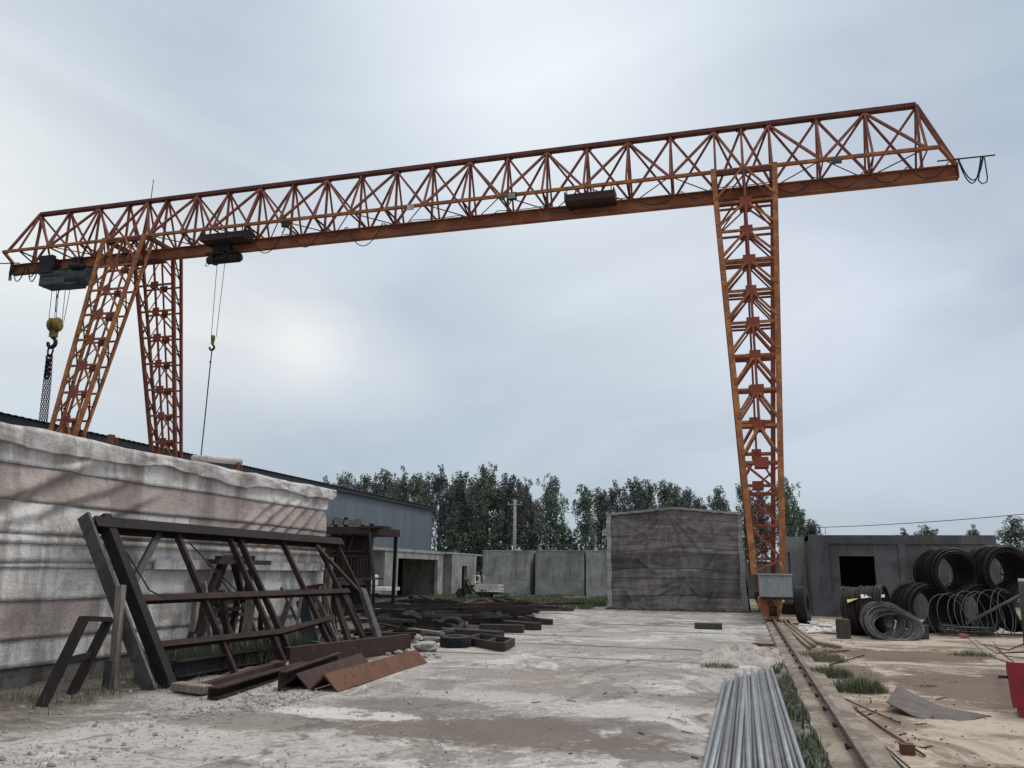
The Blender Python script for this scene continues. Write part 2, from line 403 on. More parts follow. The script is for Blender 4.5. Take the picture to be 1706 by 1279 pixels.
def f(t, b):
    v = t.coords('Object'); s_ = t.sep(v); x, y = s_[0], s_[1]
    wob = t.math('MULTIPLY', t.math('SUBTRACT', t.noise(v, .8, 5, .6), .5), 1.0)
    big = t.noise(v, .22, 6, .62, .6); mid = t.noise(t.coords('Object', (1, .7, 1)), .62, 6, .66, .8); small = t.noise(v, 3.2, 6, .7, .3)
    fine = t.noise(v, 38, 4, .7); grit = t.noise(v, 110, 2, .6); med = t.noise(v, 11, 5, .72, .4)
    # pale concrete yard
    near_ = t.step(t.math('ADD', y, t.math('MULTIPLY', wob, 9)), 11, 17)
    c = t.mix(near_, t.mix(t.step(big, .38, .60), (.52, .485, .45), (.37, .335, .31)), t.mix(t.step(big, .38, .60), (.52, .49, .455), (.38, .345, .318)))
    c = t.mix(t.math('MULTIPLY', t.step(mid, .49, .62), t.math('MULTIPLY_ADD', near_, -.35, .75)), c, (.175, .15, .135))
    c = t.mix(t.math('MULTIPLY', t.step(t.noise(v, .5, 6, .7, 1.4), .55, .64), .70), c, (.56, .545, .525))
    c = t.mix(t.math('MULTIPLY', t.step(small, .54, .66), .55), c, (.24, .215, .20))
    c = t.mix(t.math('MULTIPLY', t.step(med, .53, .60), .62), c, (.17, .145, .13))
    c = t.mix(t.math('MULTIPLY', t.step(t.noise(v, 70, 3, .7), .53, .62), .55), c, (.15, .13, .118))
    c = t.mix(t.math('MULTIPLY', t.step(t.noise(v, 6.5, 6, .75, .6), .56, .62), .55), c, (.60, .58, .555))
    # broken flaky patches: dark grit showing through
    patch = t.math('MULTIPLY', t.step(fine, .55, .66), t.step(t.noise(v, .75, 5, .65, .5), .48, .60))
    c = t.mix(t.math('MULTIPLY', patch, .75), c, (.12, .105, .098))
    c = t.mix(t.math('MULTIPLY', grit, .35), c, (.25, .235, .225))
    # chalky and damp patches with shapes of their own
    chalk = t.step(t.noise(t.coords('Object', (1, .8, 1)), .55, 7, .72, 1.2), .535, .575)
    c = t.mix(t.math('MULTIPLY', chalk, t.math('MULTIPLY_ADD', t.step(fine, .44, .60), -.55, .85)), c, (.60, .575, .54))
    damp = t.step(t.noise(t.coords('Object', (1.1, .8, 1)), .42, 7, .70, 1.5), .545, .60)
    c = t.mix(t.math('MULTIPLY', damp, t.math('MULTIPLY_ADD', t.step(fine, .50, .62), -.35, .64)), c, (.165, .14, .122))
    for sx_, sy_, rx_, ry_, col_, am_ in ((-2.6, 8.6, 1.9, .9, (.150, .122, .10), .9), (-3.4, 13.5, 1.8, .9, (.24, .20, .175), .6), (-1.9, 14.5, 1.3, .8, (.20, .17, .15), .6), (-.6, 11.6, .5, .8, (.18, .15, .13), .6), (-2.8, 18.5, 2.2, 1.2, (.27, .235, .21), .55), (-5.2, 8.3, 1.2, .5, (.17, .145, .125), .7), (-1.2, 21, 1.0, 1.6, (.25, .22, .20), .5), (-3.9, 9.7, 1.2, .8, (.15, .13, .12), .75), (-1.5, 9.3, .9, .5, (.15, .13, .12), .7), (-2.2, 11.8, 1.5, .9, (.21, .185, .165), .65), (-.9, 8.0, .55, .30, (.15, .13, .115), .8),
                                          (-4.4, 9.0, .9, .35, (.58, .57, .56), .8), (-1.5, 10.3, .8, .5, (.52, .50, .48), .6), (-3.2, 10.9, 1.2, .5, (.46, .43, .40), .6)):
        ex = t.math('POWER', t.math('MULTIPLY', t.math('SUBTRACT', x, sx_), 1/rx_), 2.0); ey = t.math('POWER', t.math('MULTIPLY', t.math('SUBTRACT', y, sy_), 1/ry_), 2.0)
        q_ = t.math('ADD', t.math('ADD', ex, ey), t.math('MULTIPLY', t.math('ADD', t.math('SUBTRACT', mid, .5), t.math('ADD', t.math('SUBTRACT', small, .5), t.math('SUBTRACT', med, .5))), 2.6))
        c = t.mix(t.math('MULTIPLY', t.math('SUBTRACT', 1.0, t.step(q_, .55, 1.1)), am_), c, col_)
    # slab joints across the yard and wandering cracks
    jy = t.math('PINGPONG', t.math('ADD', t.math('ADD', y, t.math('MULTIPLY', wob, .35)), t.math('MULTIPLY', x, .012)), 1.35)
    joint = t.math('MULTIPLY', t.math('SUBTRACT', 1.0, t.step(jy, .04, .20)), t.step(y, 14.5, 17))
    joint = t.math('MULTIPLY', joint, t.step(t.noise(t.coords('Object', (.6, 2, 1)), .7, 4, .6), .44, .50))
    c = t.mix(t.math('MULTIPLY', joint, .85), c, (.075, .062, .055))
    wv = t.new('ShaderNodeVectorMath', operation='ADD'); t.l.new(v, wv.inputs[0])
    sc_ = t.new('ShaderNodeVectorMath', operation='SCALE'); nn = t.new('ShaderNodeTexNoise'); t.l.new(v, nn.inputs['Vector']); nn.inputs['Scale'].default_value = 1.1; nn.inputs['Detail'].default_value = 5
    t.l.new(nn.outputs['Color'], sc_.inputs[0]); sc_.inputs['Scale'].default_value = 1.8; t.l.new(sc_.outputs[0], wv.inputs[1])
    crk = t.math('SUBTRACT', 1.0, t.step(t.voro(wv.outputs[0], .24, 'DISTANCE_TO_EDGE'), .003, .02))
    c = t.mix(t.math('MULTIPLY', t.math('MULTIPLY', crk, .7), t.step(small, .42, .55)), c, (.11, .095, .085))
    # sandy made-up ground right of the rail
    sand = t.mix(t.step(t.noise(t.coords('Object', (1, 1, 1)), .55, 6, .6, 1.0), .44, .56), (.46, .385, .31), (.33, .262, .205))
    sand = t.mix(t.math('MULTIPLY', t.step(t.noise(t.coords('Object', (1, 1.1, 1)), .50, 7, .7, 1.6), .48, .545), .85), sand, (.185, .14, .108))
    sand = t.mix(t.math('MULTIPLY', t.step(t.noise(v, 1.7, 6, .7, 1.0), .55, .64), .6), sand, (.58, .50, .42))
    sand = t.mix(t.math('MULTIPLY', t.step(small, .55, .68), .5), sand, (.25, .17, .12))
    sand = t.mix(t.math('MULTIPLY', t.step(fine, .55, .68), .4), sand, (.22, .165, .125))
    sand = t.mix(t.math('MULTIPLY', t.step(med, .54, .64), .55), sand, (.20, .15, .115))
    for sx_, sy_, rx_, ry_ in ((3.5, 14.2, 1.3, 2.2), (2.5, 8.2, .8, .5), (3.3, 19.5, 1.6, 1.2), (1.7, 15.5, .45, 1.5)):
        ex = t.math('POWER', t.math('MULTIPLY', t.math('SUBTRACT', x, sx_), 1/rx_), 2.0); ey = t.math('POWER', t.math('MULTIPLY', t.math('SUBTRACT', y, sy_), 1/ry_), 2.0)
        q_ = t.math('ADD', t.math('ADD', ex, ey), t.math('MULTIPLY', t.math('ADD', t.math('SUBTRACT', mid, .5), t.math('SUBTRACT', small, .5)), 2.6))
        sand = t.mix(t.math('MULTIPLY', t.math('SUBTRACT', 1.0, t.step(q_, .7, 1.2)), .9), sand, (.135, .10, .078))
    c = t.mix(t.step(t.math('ADD', x, t.math('MULTIPLY', wob, .5)), 1.0, 1.35), c, sand)
    # earth by the rail and along the foot of the quilted wall
    earth = t.mix(t.step(small, .38, .66), (.15, .122, .10), (.065, .053, .044))
    earth = t.mix(t.math('MULTIPLY', t.step(fine, .57, .66), .55), earth, (.27, .245, .225))
    strip = t.math('MULTIPLY', t.math('SUBTRACT', 1.0, t.step(t.math('ABSOLUTE', t.math('ADD', t.math('SUBTRACT', x, .40), t.math('MULTIPLY', wob, .25))), .10, .30)), t.math('SUBTRACT', 1.0, t.step(y, 18, 30)))
    c = t.mix(t.math('MULTIPLY', strip, .9), c, earth)
    left = t.step(t.math('ADD', t.math('MULTIPLY', x, -1.0), t.math('MULTIPLY', wob, 2.4)), 6.6, 7.8)
    left = t.math('MULTIPLY', left, t.math('SUBTRACT', 1.0, t.step(y, 26, 36)))
    c = t.mix(t.math('MULTIPLY', left, .9), c, earth)
    # trodden grassy field at the back
    field = t.mix(t.step(t.noise(v, .35, 6, .65), .42, .58), (.115, .125, .06), (.24, .21, .15))
    c = t.mix(t.step(t.math('ADD', y, t.math('MULTIPLY', wob, 12)), 38, 42), c, field)
    t.put(b.inputs['Base Color'], c); t.put(b.inputs['Roughness'], t.math('MULTIPLY_ADD', small, .2, .8)); b.inputs['Specular IOR Level'].default_value = .2
    h = t.math('ADD', t.math('ADD', t.math('ADD', t.math('MULTIPLY', small, 1.4), t.math('MULTIPLY', med, 1.2)), fine), t.math('MULTIPLY', grit, .5))
    t.put(b.inputs['Normal'], t.bump(t.math('SUBTRACT', h, t.math('ADD', joint, t.math('MULTIPLY', crk, .6))), .55, .025))
MT['ground'] = surf('yard_ground', f)
struct(build('ground', mb, 'ground'))

# concrete footing under the crane rail
def f(t, b):
    v = t.coords('Object'); n1 = t.noise(v, 1.1, 6, .65, .5); fine = t.noise(v, 30, 4, .7)
    c = t.mix(t.step(n1, .38, .62), (.29, .245, .195), (.14, .11, .085))
    c = t.mix(t.math('MULTIPLY', t.step(fine, .54, .64), .6), c, (.12, .095, .078))
    c = t.mix(t.math('MULTIPLY', t.step(t.noise(v, .9, 6, .7, 1.2), .50, .58), .8), c, (.15, .118, .09))
    c = t.mix(t.math('MULTIPLY', t.step(t.noise(v, 2.7, 5, .7), .56, .66), .5), c, (.52, .48, .43))
    t.put(b.inputs['Base Color'], c); b.inputs['Roughness'].default_value = .92
    t.put(b.inputs['Normal'], t.bump(t.math('ADD', n1, fine), .6, .02))
MT['footing'] = surf('rail_footing_concrete', f)
mb = MB()
def ft(u, v_):
    y = 4+v_*66; prof_ = [(.60, -.1), (.62, .075), (.74, .09), (.98, .09), (1.16, .075), (1.2, -.1)]
    i = min(5, int(round(u*5))); x, z_ = prof_[i]
    return (x+.035*fbm(y*1.3, i*7)+.01*fbm(y*6, i), y, z_+.012*fbm(y*2, i*3))
mb.grid(5, 330, ft, smooth=False)
struct(build('rail_footing', mb, 'footing'))
mb = MB(); mb.prof((.87, 4, .085), (.87, 69, .085), [(-.055, 0), (.055, 0), (.055, .012), (.012, .02), (.012, .075), (.034, .085), (.034, .112), (-.034, .112), (-.034, .085), (-.012, .075), (-.012, .02), (-.055, .012)])
MT['rail'] = weathered('worn_rail_steel', (.20, .155, .125), (.13, .085, .06), .5, 2, .5, .35, .15, third=(.27, .235, .20))
o = thing('crane_rail', 'rusty steel crane rail running along its concrete footing beside the scaffold tubes', 'rail', (.87, 8, .085))
build('rail_bar', mb, 'rail', o)
for k in range(26):
    y = 6.2+k*1.1; mb = MB()
    for sx in (-1, 1): mb.box((.87+sx*.048-.02, y-.05, .092), (.87+sx*.048+.02, y+.05, .114)); mb.cyl((.87+sx*.062, y, .11), (.87+sx*.062, y, .135), .011, 6)
    build('rail_clip', mb, 'brownsteel', o)

# ------------------------------------------------------------------ gantry crane
XR, XL = .80, -31.0; YG = 35.2
ZT, ZS, ZB = 21.45, 18.8, 18.15
crane = thing('gantry_crane', 'tall orange lattice gantry crane spanning the whole yard on its legs', 'gantry crane', (XR, YG, 0))
nodes = [-38.36, -36.3, -34.25, -32.25, -31.0, -29.75]+[-29.75+1.957*k for k in range(1, 15)]+[-.39, .80, 2.0, 4.02, 6.02, 8.08]
XE0, XE1 = -39.75, 9.4
mb = MB(); mb.prof((nodes[0], YG, ZT), (nodes[-1], YG, ZT), [(-.15, -.09), (.15, -.09), (.15, .09), (-.15, .09)])
for x in nodes[1:-1]: mb.box((x-.22, YG-.012, ZT-.22), (x+.22, YG+.012, ZT-.088))
for x in nodes: mb.box((x+.75, YG-.18, ZT-.115), (x+1.0, YG+.02, ZT-.085)) if x < 7 else None
build('top_chord', mb, 'chord', crane)
mb = MB(); mb.ibeam((XE0, YG, ZB), (XE1, YG, ZB), .36, .58, .03, .04); mb.box((XE1-.02, YG-.2, ZB-.31), (XE1+.012, YG+.2, ZB+.31)); mb.box((XE0-.012, YG-.2, ZB-.31), (XE0+.02, YG+.2, ZB+.31))
build('track_beam', mb, 'beam', crane)
YN, YF = YG-1.15, YG+1.15
for y in (YN, YF):
    mb = MB(); mb.bar((XE0+.3, y, ZS), (8.55, y, ZS), .14, .14); mb.bar((8.55, y, ZS), (XE1-.1, YG+(y-YG)*.1, ZS-.33), .13, .13); mb.bar((XE0+.35, y, ZS), (XE0+.05, YG+(y-YG)*.15, ZS-.3), .13, .13)
    build('side_chord', mb, 'orange', crane)
def brace(name, p, q, w, mat, up=(0, 0, 1), par=crane):
    mb_ = MB(); d = (V(q)-V(p)).normalized()
    if w > .07: mb_.bar(p, q, w, w, up)
    else: mb_.ell(p, q, w, .012, up)
    return build(name, mb_, mat, par)
for i, x in enumerate(nodes):
    brace('hanger', (x, YG, ZT-.09), (x, YG, ZB+.29), .10, 'redor', (1, 0, 0))
    for y in (YN, YF): brace('side_strut', (x, YG+(y-YG)*.06, ZT-.1), (x, y, ZS), .09 if y < YG else .08, 'redor', (1, 0, 0))
    brace('cross_tie', (x, YN, ZS), (x, YF, ZS), .065, 'chord', (1, 0, 0))
    if i % 2 == 0:
        brace('beam_stay', (x, YN, ZS), (x, YG-.1, ZB+.29), .06, 'chord', (1, 0, 0)); brace('beam_stay', (x, YF, ZS), (x, YG+.1, ZB+.29), .06, 'chord', (1, 0, 0))
for i in range(len(nodes)-1):
    x0, x1 = nodes[i], nodes[i+1]; hi, lo = (x0, x1) if i % 2 == 0 else (x1, x0)
    for y in (YN, YF): brace('diagonal_brace', (hi, YG+(y-YG)*.06, ZT-.1), (lo, y, ZS), .105 if y < YG else .09, 'redor', (0, 1, 0))
    brace('web_diagonal', (lo, YG, ZT-.1), (hi, YG, ZB+.29), .10, 'redor', (0, 1, 0))
    ya, yb = (YN, YF) if i % 2 else (YF, YN)
    brace('lacing_bar', (x0, ya, ZS), (x1, yb, ZS), .055, 'chord', (0, 0, 1))
for xe, xt in ((XE1-.02, nodes[-1]), (XE0+.25, nodes[0])):
    if xe > 0:
        brace('end_raker', (xt, YG, ZT), (xe, YG, ZB+.29), .17, 'redor', (0, 1, 0))
    else:
        for y in (YN, YF): brace('end_raker', (xt, YG+(y-YG)*.08, ZT), (xe, y*.8+YG*.2, ZS-.03), .12, 'redor', (0, 1, 0))
# dark platforms hung in the girder over the hoists
for xa, xb in ((-26.6, -24.0), (-7.15, -4.9)):
    mb = MB()
    mb.box((xa, YN+.1, ZS-.55), (xb, YF-.5, ZS-.50)); mb.box((xa, YN+.09, ZS-.58), (xb, YN+.13, ZS-.24)); mb.box((xa-.03, YN+.1, ZS-.58), (xa+.02, YG-.2, ZS-.1)); mb.box((xb-.02, YN+.1, ZS-.58), (xb+.03, YG-.2, ZS-.1))
    for k in range(6): mb.bar((xa+.1+k*(xb-xa-.2)/5, YN+.085, ZS-.58), (xa+.1+k*(xb-xa-.2)/5, YN+.085, ZS), .04)
    build('platform', mb, 'platform', crane)
# lamps and plates on the near side chord
def lamp(u, v, s_=.22, glass=True):
    p = aty(u, v, YN-.14); mb_ = MB(); mb_.box((p.x-s_, p.y-.08, p.z-s_*.8), (p.x+s_, p.y+.06, p.z+s_*.8)); mb_.bar((p.x, p.y+.05, p.z-.1), (p.x-.25, YN, p.z-.42), .04)
    fl = build('floodlight', mb_, 'black', crane)
    if glass: q = MB(); q.box((p.x-s_*.8, p.y-.093, p.z-s_*.62), (p.x+s_*.8, p.y-.083, p.z+s_*.62)); build('lamp_glass', q, 'lens', fl)
lamp(853, 327); lamp(476, 373, .2, False)
for u, v, w_, h_, m_ in ((684, 345, .17, .13, 'white'), (1393, 268, .22, .12, 'greysteel'), (837, 329, .12, .1, 'hoist')):
    p = aty(u, v, YN-.1); mb = MB(); mb.box((p.x-w_, p.y-.03, p.z-h_), (p.x+w_, p.y+.03, p.z+h_)); build('name_plate' if m_ == 'white' else 'junction_box', mb, m_, crane)
# thin aerial on the top chord
p0 = V((-30.9, YG, ZT+.05)); p1 = aty(256, 299, YG); mb = MB(); mb.tube([p0, p1], .022, 5); build('aerial_rod', mb, 'black', crane)
# cable rods past both ends
for (pa, pb) in ((V((XE1-.8, YG-.35, ZB+.42)), aty(1658, 258, YG-.35)), (V((XE0+.7, YG-.35, ZB+.25)), aty(-12, 439, YG-.35))):
    mb = MB(); mb.tube([pa, pb], .035, 6); build('cable_rod', mb, 'black', crane)

def leg(xc, yt, yb, name='leg', face=-1):
    """lattice leg from the side chord down to the end truck; face: side (in y) that carries the bracing we see"""
    zt, zb = ZS-.05, 1.6
    dep = .75
    ty = (yb-yt)/(zt-zb)
    nrm = V((0, zt-zb, yb-yt)).normalized()*1.0
    def c4(z_, sx, sy):
        k = (z_-zb)/(zt-zb); hw = .47+(1.28-.47)*k; d_ = .42+.28*k
        y = yb+(yt-yb)*k
        return V((xc+sx*hw, y+sy*d_*.5, z_))
    mb_ = MB()
    for sx in (-1, 1):
        for sy in (-1, 1):
            mb_.bar(c4(zb, sx, sy), c4(zt, sx, sy), .21 if sy == face else .15, .12, (0, 1, 0))
    L = build(name, mb_, ['orange'] if yb < YG else ['redor'], crane)
    zs = [16.95-1.42*k for k in range(9)]
    allz = [zt]+zs
    for sy in (face, -face):
        front = sy == face
        w = .10 if front else .085
        for k, z_ in enumerate(zs):
            a_, b_ = c4(z_, -1, sy), c4(z_, 1, sy); m_ = lerp(a_, b_, .5)
            brace('rung', a_, b_, w, 'redor' if not front else 'orange', (0, 1, 0), L)
            top = lerp(c4(allz[k], -1, sy), c4(allz[k], 1, sy), .5)
            if k < 8: brace('centre_post', top, m_, w*.9, 'redor', (0, 1, 0), L)
            q = MB(); hw = .21 if k % 2 else .25
            off = V((0, face*.062 if front else -face*.05, 0))
            col = 'yellowpl' if (xc < 0 and front and k == 7) else 'gusset'
            q.box(m_+off-V((hw, .012, .19)), m_+off+V((hw, .012, .19))); build('gusset_plate', q, col, L)
            lowz = allz[k+1] if k else zs[0]
            for sx in (-1, 1): brace('leg_diagonal', top, c4(z_, sx, sy)+V((0, 0, .25)), w*.8, 'orange' if front else 'redor', (0, 1, 0), L)
        zz = zs[-1]
        q0 = [zz-1.15*k for k in range(4)]
        for k in range(3):
            if q0[k+1] < zb: break
            brace('rung', c4(q0[k+1], -1, sy), c4(q0[k+1], 1, sy), w, 'redor', (0, 1, 0), L)
            brace('leg_diagonal', c4(q0[k], -1, sy), c4(q0[k+1], 1, sy), w*.75, 'gusset', (0, 1, 0), L)
            if not front: brace('leg_diagonal', c4(q0[k], 1, sy), c4(q0[k+1], -1, sy), w*.75, 'gusset', (0, 1, 0), L)
        brace('leg_diagonal', c4(q0[3], 1, sy), c4(zb+.1, -1, sy), w*.75, 'orange' if front else 'redor', (0, 1, 0), L)
    for sx in (-1, 1):
        for k in range(len(allz)):
            z0 = allz[k]; z1 = allz[k+1] if k+1 < len(allz) else z0-1.3
            brace('side_lacing', c4(z0, sx, -1), c4(z1, sx, 1), .05, 'chord', (1, 0, 0), L)
            brace('side_lacing', c4((z0+z1)/2, sx, -1), c4((z0+z1)/2, sx, 1), .05, 'chord', (1, 0, 0), L)
    return L
for xc in (XR, XL):
    leg(xc, YG-1.15, 30.35); leg(xc, YG+1.15, 40.3, face=-1)
    # head frame under the girder
    mb = MB()
    mb.bar((xc-1.4, YN, ZS-.10), (xc+1.4, YN, ZS-.10), .16, .2); mb.bar((xc-1.4, YF, ZS-.10), (xc+1.4, YF, ZS-.10), .16, .2)
    for sx in (-1.3, 1.3): mb.bar((xc+sx, YN, ZS-.12), (xc+sx, YF, ZS-.12), .18, .2)
    mb.box((xc-1.35, YG-.35, ZB-.36), (xc+1.35, YG+.35, ZB-.30))
    build('head_frame', mb, 'chord', crane)
    # sill beam and end trucks
    mb = MB(); mb.box((xc-.30, 29.9, .95), (xc+.42, 40.8, 1.6)); build('sill_beam', mb, 'redor', crane)
    for yb in (30.35, 40.3):
        mb = MB()
        mb.add([(xc-.12+dx, yb-.62, z_) for dx, z_ in ((-.27, .86), (.50, .86), (.50, .55), (.34, .12), (-.06, .12), (-.27, .55))]
               + [(xc-.12+dx, yb+.62, z_) for dx, z_ in ((-.27, .86), (.50, .86), (.50, .55), (.34, .12), (-.06, .12), (-.27, .55))],
               [(0, 1, 2, 3, 4, 5), (11, 10, 9, 8, 7, 6)]+[(i, 6+i, 6+(i+1) % 6, (i+1) % 6) for i in range(6)])
        T = build('end_truck', mb, 'orange', crane, bevel=.012)
        for dy in (-.45, .45): mb = MB(); mb.lathe((xc+.07, yb+dy, .42), (1, 0, 0), [(0, -.12), (.24, -.12), (.24, .12), (0, .12)], 24, closed=False); build('wheel', mb, 'black', T)
        if xc > 0 and yb < 35:
            mb = MB(); mb.lathe((xc-.0, yb-.625, .66), (0, -1, 0), [(0, 0), (.10, 0), (.09, .015), (0, .02)], 20, closed=False); build('buffer', mb, 'rust', T)
            mb = MB(); mb.box((xc+.4, yb-.2, .3), (xc+.95, yb+.7, .62)); mb.cyl((xc+.42, yb, .5), (xc+.98, yb, .5), .2, 16); build('drive_motor', mb, 'rustred', T)
mb = MB(); mb.box((.46, 29.55, .88), (1.52, 29.88, 1.58)); CB = build('control_cabinet', mb, 'cab', crane, bevel=.012)
mb = MB(); mb.box((.43, 29.50, 1.582), (1.55, 29.92, 1.64)); build('cabinet_lid', mb, 'cab', CB, bevel=.01)
mb = MB(); mb.box((.77, 29.53, 1.38), (.83, 29.549, 1.41)); mb.box((.88, 29.53, .90), (.97, 29.549, .93)); build('cabinet_latch', mb, 'white', CB)
mb = MB(); mb.box((.5, 29.56, .80), (1.55, 29.9, .878)); build('cabinet_shelf', mb, 'black', CB)

# ------------------------------------------------------------------ hoists, ropes and cables
YH = YG
h = thing('electric_hoist', 'big dark green electric hoist with yellow hook block at the left beam end', 'hoist', (-36.0, YH, 17.2))
def A(u, v): return aty(u, v, YH)
mb = MB(); x0, x1 = A(77, 460).x, A(151, 460).x
zc = 17.28
mb.box((x0+.10, YH-.55, zc-.46), (x0+1.85, YH+.45, zc+.36)); mb.cyl((x0+1.8, YH-.05, zc), (x1+.1, YH-.05, zc), .52, 10, smooth=False); mb.cyl((x0-.05, YH-.05, zc-.12), (x0+.2, YH-.05, zc-.12), .3, 14)
mb.box((x0+1.3, YH-.5, zc-.55), (x1-.45, YH+.3, zc-.38))
hb = build('hoist_body', mb, 'hoist', h, bevel=.03)
mb = MB(); mb.box((x0+.2, YH-.575, zc+.02), (x0+1.5, YH-.552, zc+.10)); build('body_slot', mb, 'black', hb)
mb = MB()
for xa in (x0+.1, x0+.75, x1-1.1, x1-.75): mb.box((xa, YH-.34, ZB-.75), (xa+.22, YH-.24, ZB+.28)); mb.box((xa, YH+.24, ZB-.75), (xa+.22, YH+.34, ZB+.28)); mb.cyl((xa+.11, YH-.24, ZB-.12), (xa+.11, YH-.10, ZB-.12), .15, 12)
mb.box((x0, YH-.62, ZB-.6), (x0+.9, YH-.36, ZB+.42)); mb.cyl((x1-1.0, YH-.5, ZB-.28), (x1-.1, YH-.5, ZB-.45), .17, 12); mb.box((x0+.1, YH-.34, ZB-.62), (x1-.5, YH+.34, ZB-.45))
build('trolley', mb, 'black', h)
hk = A(92, 541)
mb = MB()
for dx in (-.2, .2):
    mb.lathe((hk.x+dx, YH-.02, hk.z), (1, .25, 0), [(.0, -.17), (.22, -.17), (.33, -.13), (.40, -.05), (.40, .05), (.33, .13), (.22, .17), (0, .17)], 20, closed=False)
mb.box((hk.x-.18, YH-.16, hk.z-.72), (hk.x+.18, YH+.12, hk.z-.2))
build('hook_block', mb, 'hookyel', h)
def hookmesh(c, s_):
    q = MB(); pts = [c+V((0, 0, .30))*s_, c+V((0, 0, .16))*s_]+[c+V((.17*sin(a_), 0, .17*cos(a_)-.02))*s_ for a_ in [pi*.12+k*(pi*1.45)/12 for k in range(13)]]
    q.tube(pts, [(.05+.028*sin(pi*min(1, k/len(pts))))*s_ for k in range(len(pts))], 8); return q
hc = A(86, 570); build('hook', hookmesh(V((hc.x+.02, YH, hc.z)), 1.5), 'black', h)
mb = MB()
for k, (ua, ub) in enumerate(((87, 81), (95, 88), (98, 93), (109, 101), (117, 106))):
    mb.tube([A(ua, 481), A(ub, 536)+V((0, .1*(k % 2), 0))], .017, 5)
mb.tube([A(99, 481), A(96, 500)+V((0, -.1, 0)), A(95, 520)+V((0, -.1, 0))], .03, 5)
build('wire_rope', mb, 'black', h)
# chain slings: hanging from the hook, down behind the wall
def chain(pts, ll, r, q):
    P = [V(p) for p in pts]; seg = []; total = sum((P[i+1]-P[i]).length for i in range(len(P)-1)); n_ = int(total/ll)
    def at(d_):
        for i in range(len(P)-1):
            L_ = (P[i+1]-P[i]).length
            if d_ <= L_: return lerp(P[i], P[i+1], d_/L_)
            d_ -= L_
        return P[-1]
    for k in range(n_):
        a_, b_ = at(k*ll), at((k+1)*ll); d_ = (b_-a_); c_ = (a_+b_)/2; d_.normalize()
        s1 = V((1, .3, 0)) if k % 2 else V((-.3, 1, 0)); s1 = (s1-d_*s1.dot(d_)).normalized()
        ring = [c_+d_*(ll*.66*cos(t_))+s1*(ll*.36*sin(t_)) for t_ in [2*pi*j/8 for j in range(8)]]
        q.tube(ring, r, 4, closed=True)
mb = MB(); base = V((hc.x, YH, hc.z-.18))
mb.tube([base+V((.17*cos(a_), 0, -.3+.28*sin(a_))) for a_ in [2*pi*k/12 for k in range(12)]], .05, 6, closed=True)
for k, (u_, v_) in enumerate(((66, 700), (70, 700), (74, 700), (78, 700))):
    e = A(u_, v_); s0 = base+V((-.1+.06*k, .05*(k-1.5), -.52)); m_ = A(76+2.3*k, 628)+V((0, .05*(k-1.5), 0))
    chain([s0, m_, e, e-V((0, 0, 4.5))], .13, .021, mb)
for k in range(5):
    c_ = A(81-.7*k, 598+7*k); mb.tube([c_+V((.17*cos(a_)*U(.7, 1.1), .06*sin(a_*2), .20*sin(a_))) for a_ in [2*pi*j/10 for j in range(10)]], .045, 5, closed=True)
solo('chain_sling', mb, 'black', 'black chain sling bunched on the hook of the big hoist', 'chain', (hc.x, YH, hc.z))
h = thing('electric_hoist', 'small dark electric hoist under the crane beam with a long thin rope', 'hoist', (-25.6, YH, 17.6))
x0, x1 = A(347, 428).x, A(403, 425).x; zc = 17.52
mb = MB(); mb.cyl((x0+.1, YH-.1, zc-.03), (x0+.75, YH-.1, zc-.03), .2, 14); mb.cyl((x0+.72, YH-.1, zc), (x1-.1, YH-.1, zc), .26, 16); mb.cyl((x1-.12, YH-.1, zc), (x1+.02, YH-.1, zc), .2, 14)
mb.box((x0+.3, YH-.38, zc-.22), (x0+.55, YH+.15, zc+.22)); mb.box((x1-.85, YH-.4, zc-.1), (x1-.7, YH+.2, zc+.28))
build('hoist_body', mb, 'black', h)
mb = MB()
for xa in (x0+.65, x0+1.25): mb.box((xa, YH-.30, zc), (xa+.3, YH-.22, ZB+.1)); mb.box((xa, YH+.22, zc), (xa+.3, YH+.30, ZB+.1)); mb.cyl((xa+.15, YH-.22, ZB-.14), (xa+.15, YH-.08, ZB-.14), .13, 12)
mb.box((x0+.55, YH-.42, ZB-.32), (x1-.5, YH-.30, ZB+.18)); mb.box((x0+.1, YH-.40, ZB-.45), (x1-.3, YH+.32, ZB-.33))
for xx in (x0+.15, x0+.75): mb.tube([V((xx+.1*cos(a_), YH-.25, zc-.3+.1*sin(a_))) for a_ in [2*pi*k/8 for k in range(8)]], .02, 4, closed=True)
build('trolley', mb, 'black', h)
k2 = A(355, 563); mb = MB(); mb.lathe((k2.x, YH, k2.z), (1, .5, 0), [(0, -.09), (.12, -.09), (.17, -.03), (.17, .03), (.12, .09), (0, .09)], 16, closed=False); mb.box((k2.x-.07, YH-.06, k2.z-.30), (k2.x+.06, YH+.06, k2.z)); build('hook_block', mb, 'hookyel', h)
k3 = A(353, 578); build('hook', hookmesh(V((k3.x, YH, k3.z)), .8), 'black', h)
mb = MB(); mb.tube([A(362, 436), A(352, 560)], .016, 5); mb.tube([A(375, 434), A(360, 561)], .016, 5); build('wire_rope', mb, 'black', h)
e = A(335, 757); mb = MB(); mb.tube([A(353, 583), A(349, 620), A(343, 680), e, e-V((.3, 0, 6))], .032, 5); mb.rock(A(350.6, 603), .07, 1)
solo('rope_sling', mb, 'black', 'thin dark rope sling hanging from the small hoist hook', 'rope', (k3.x, YH, k3.z))

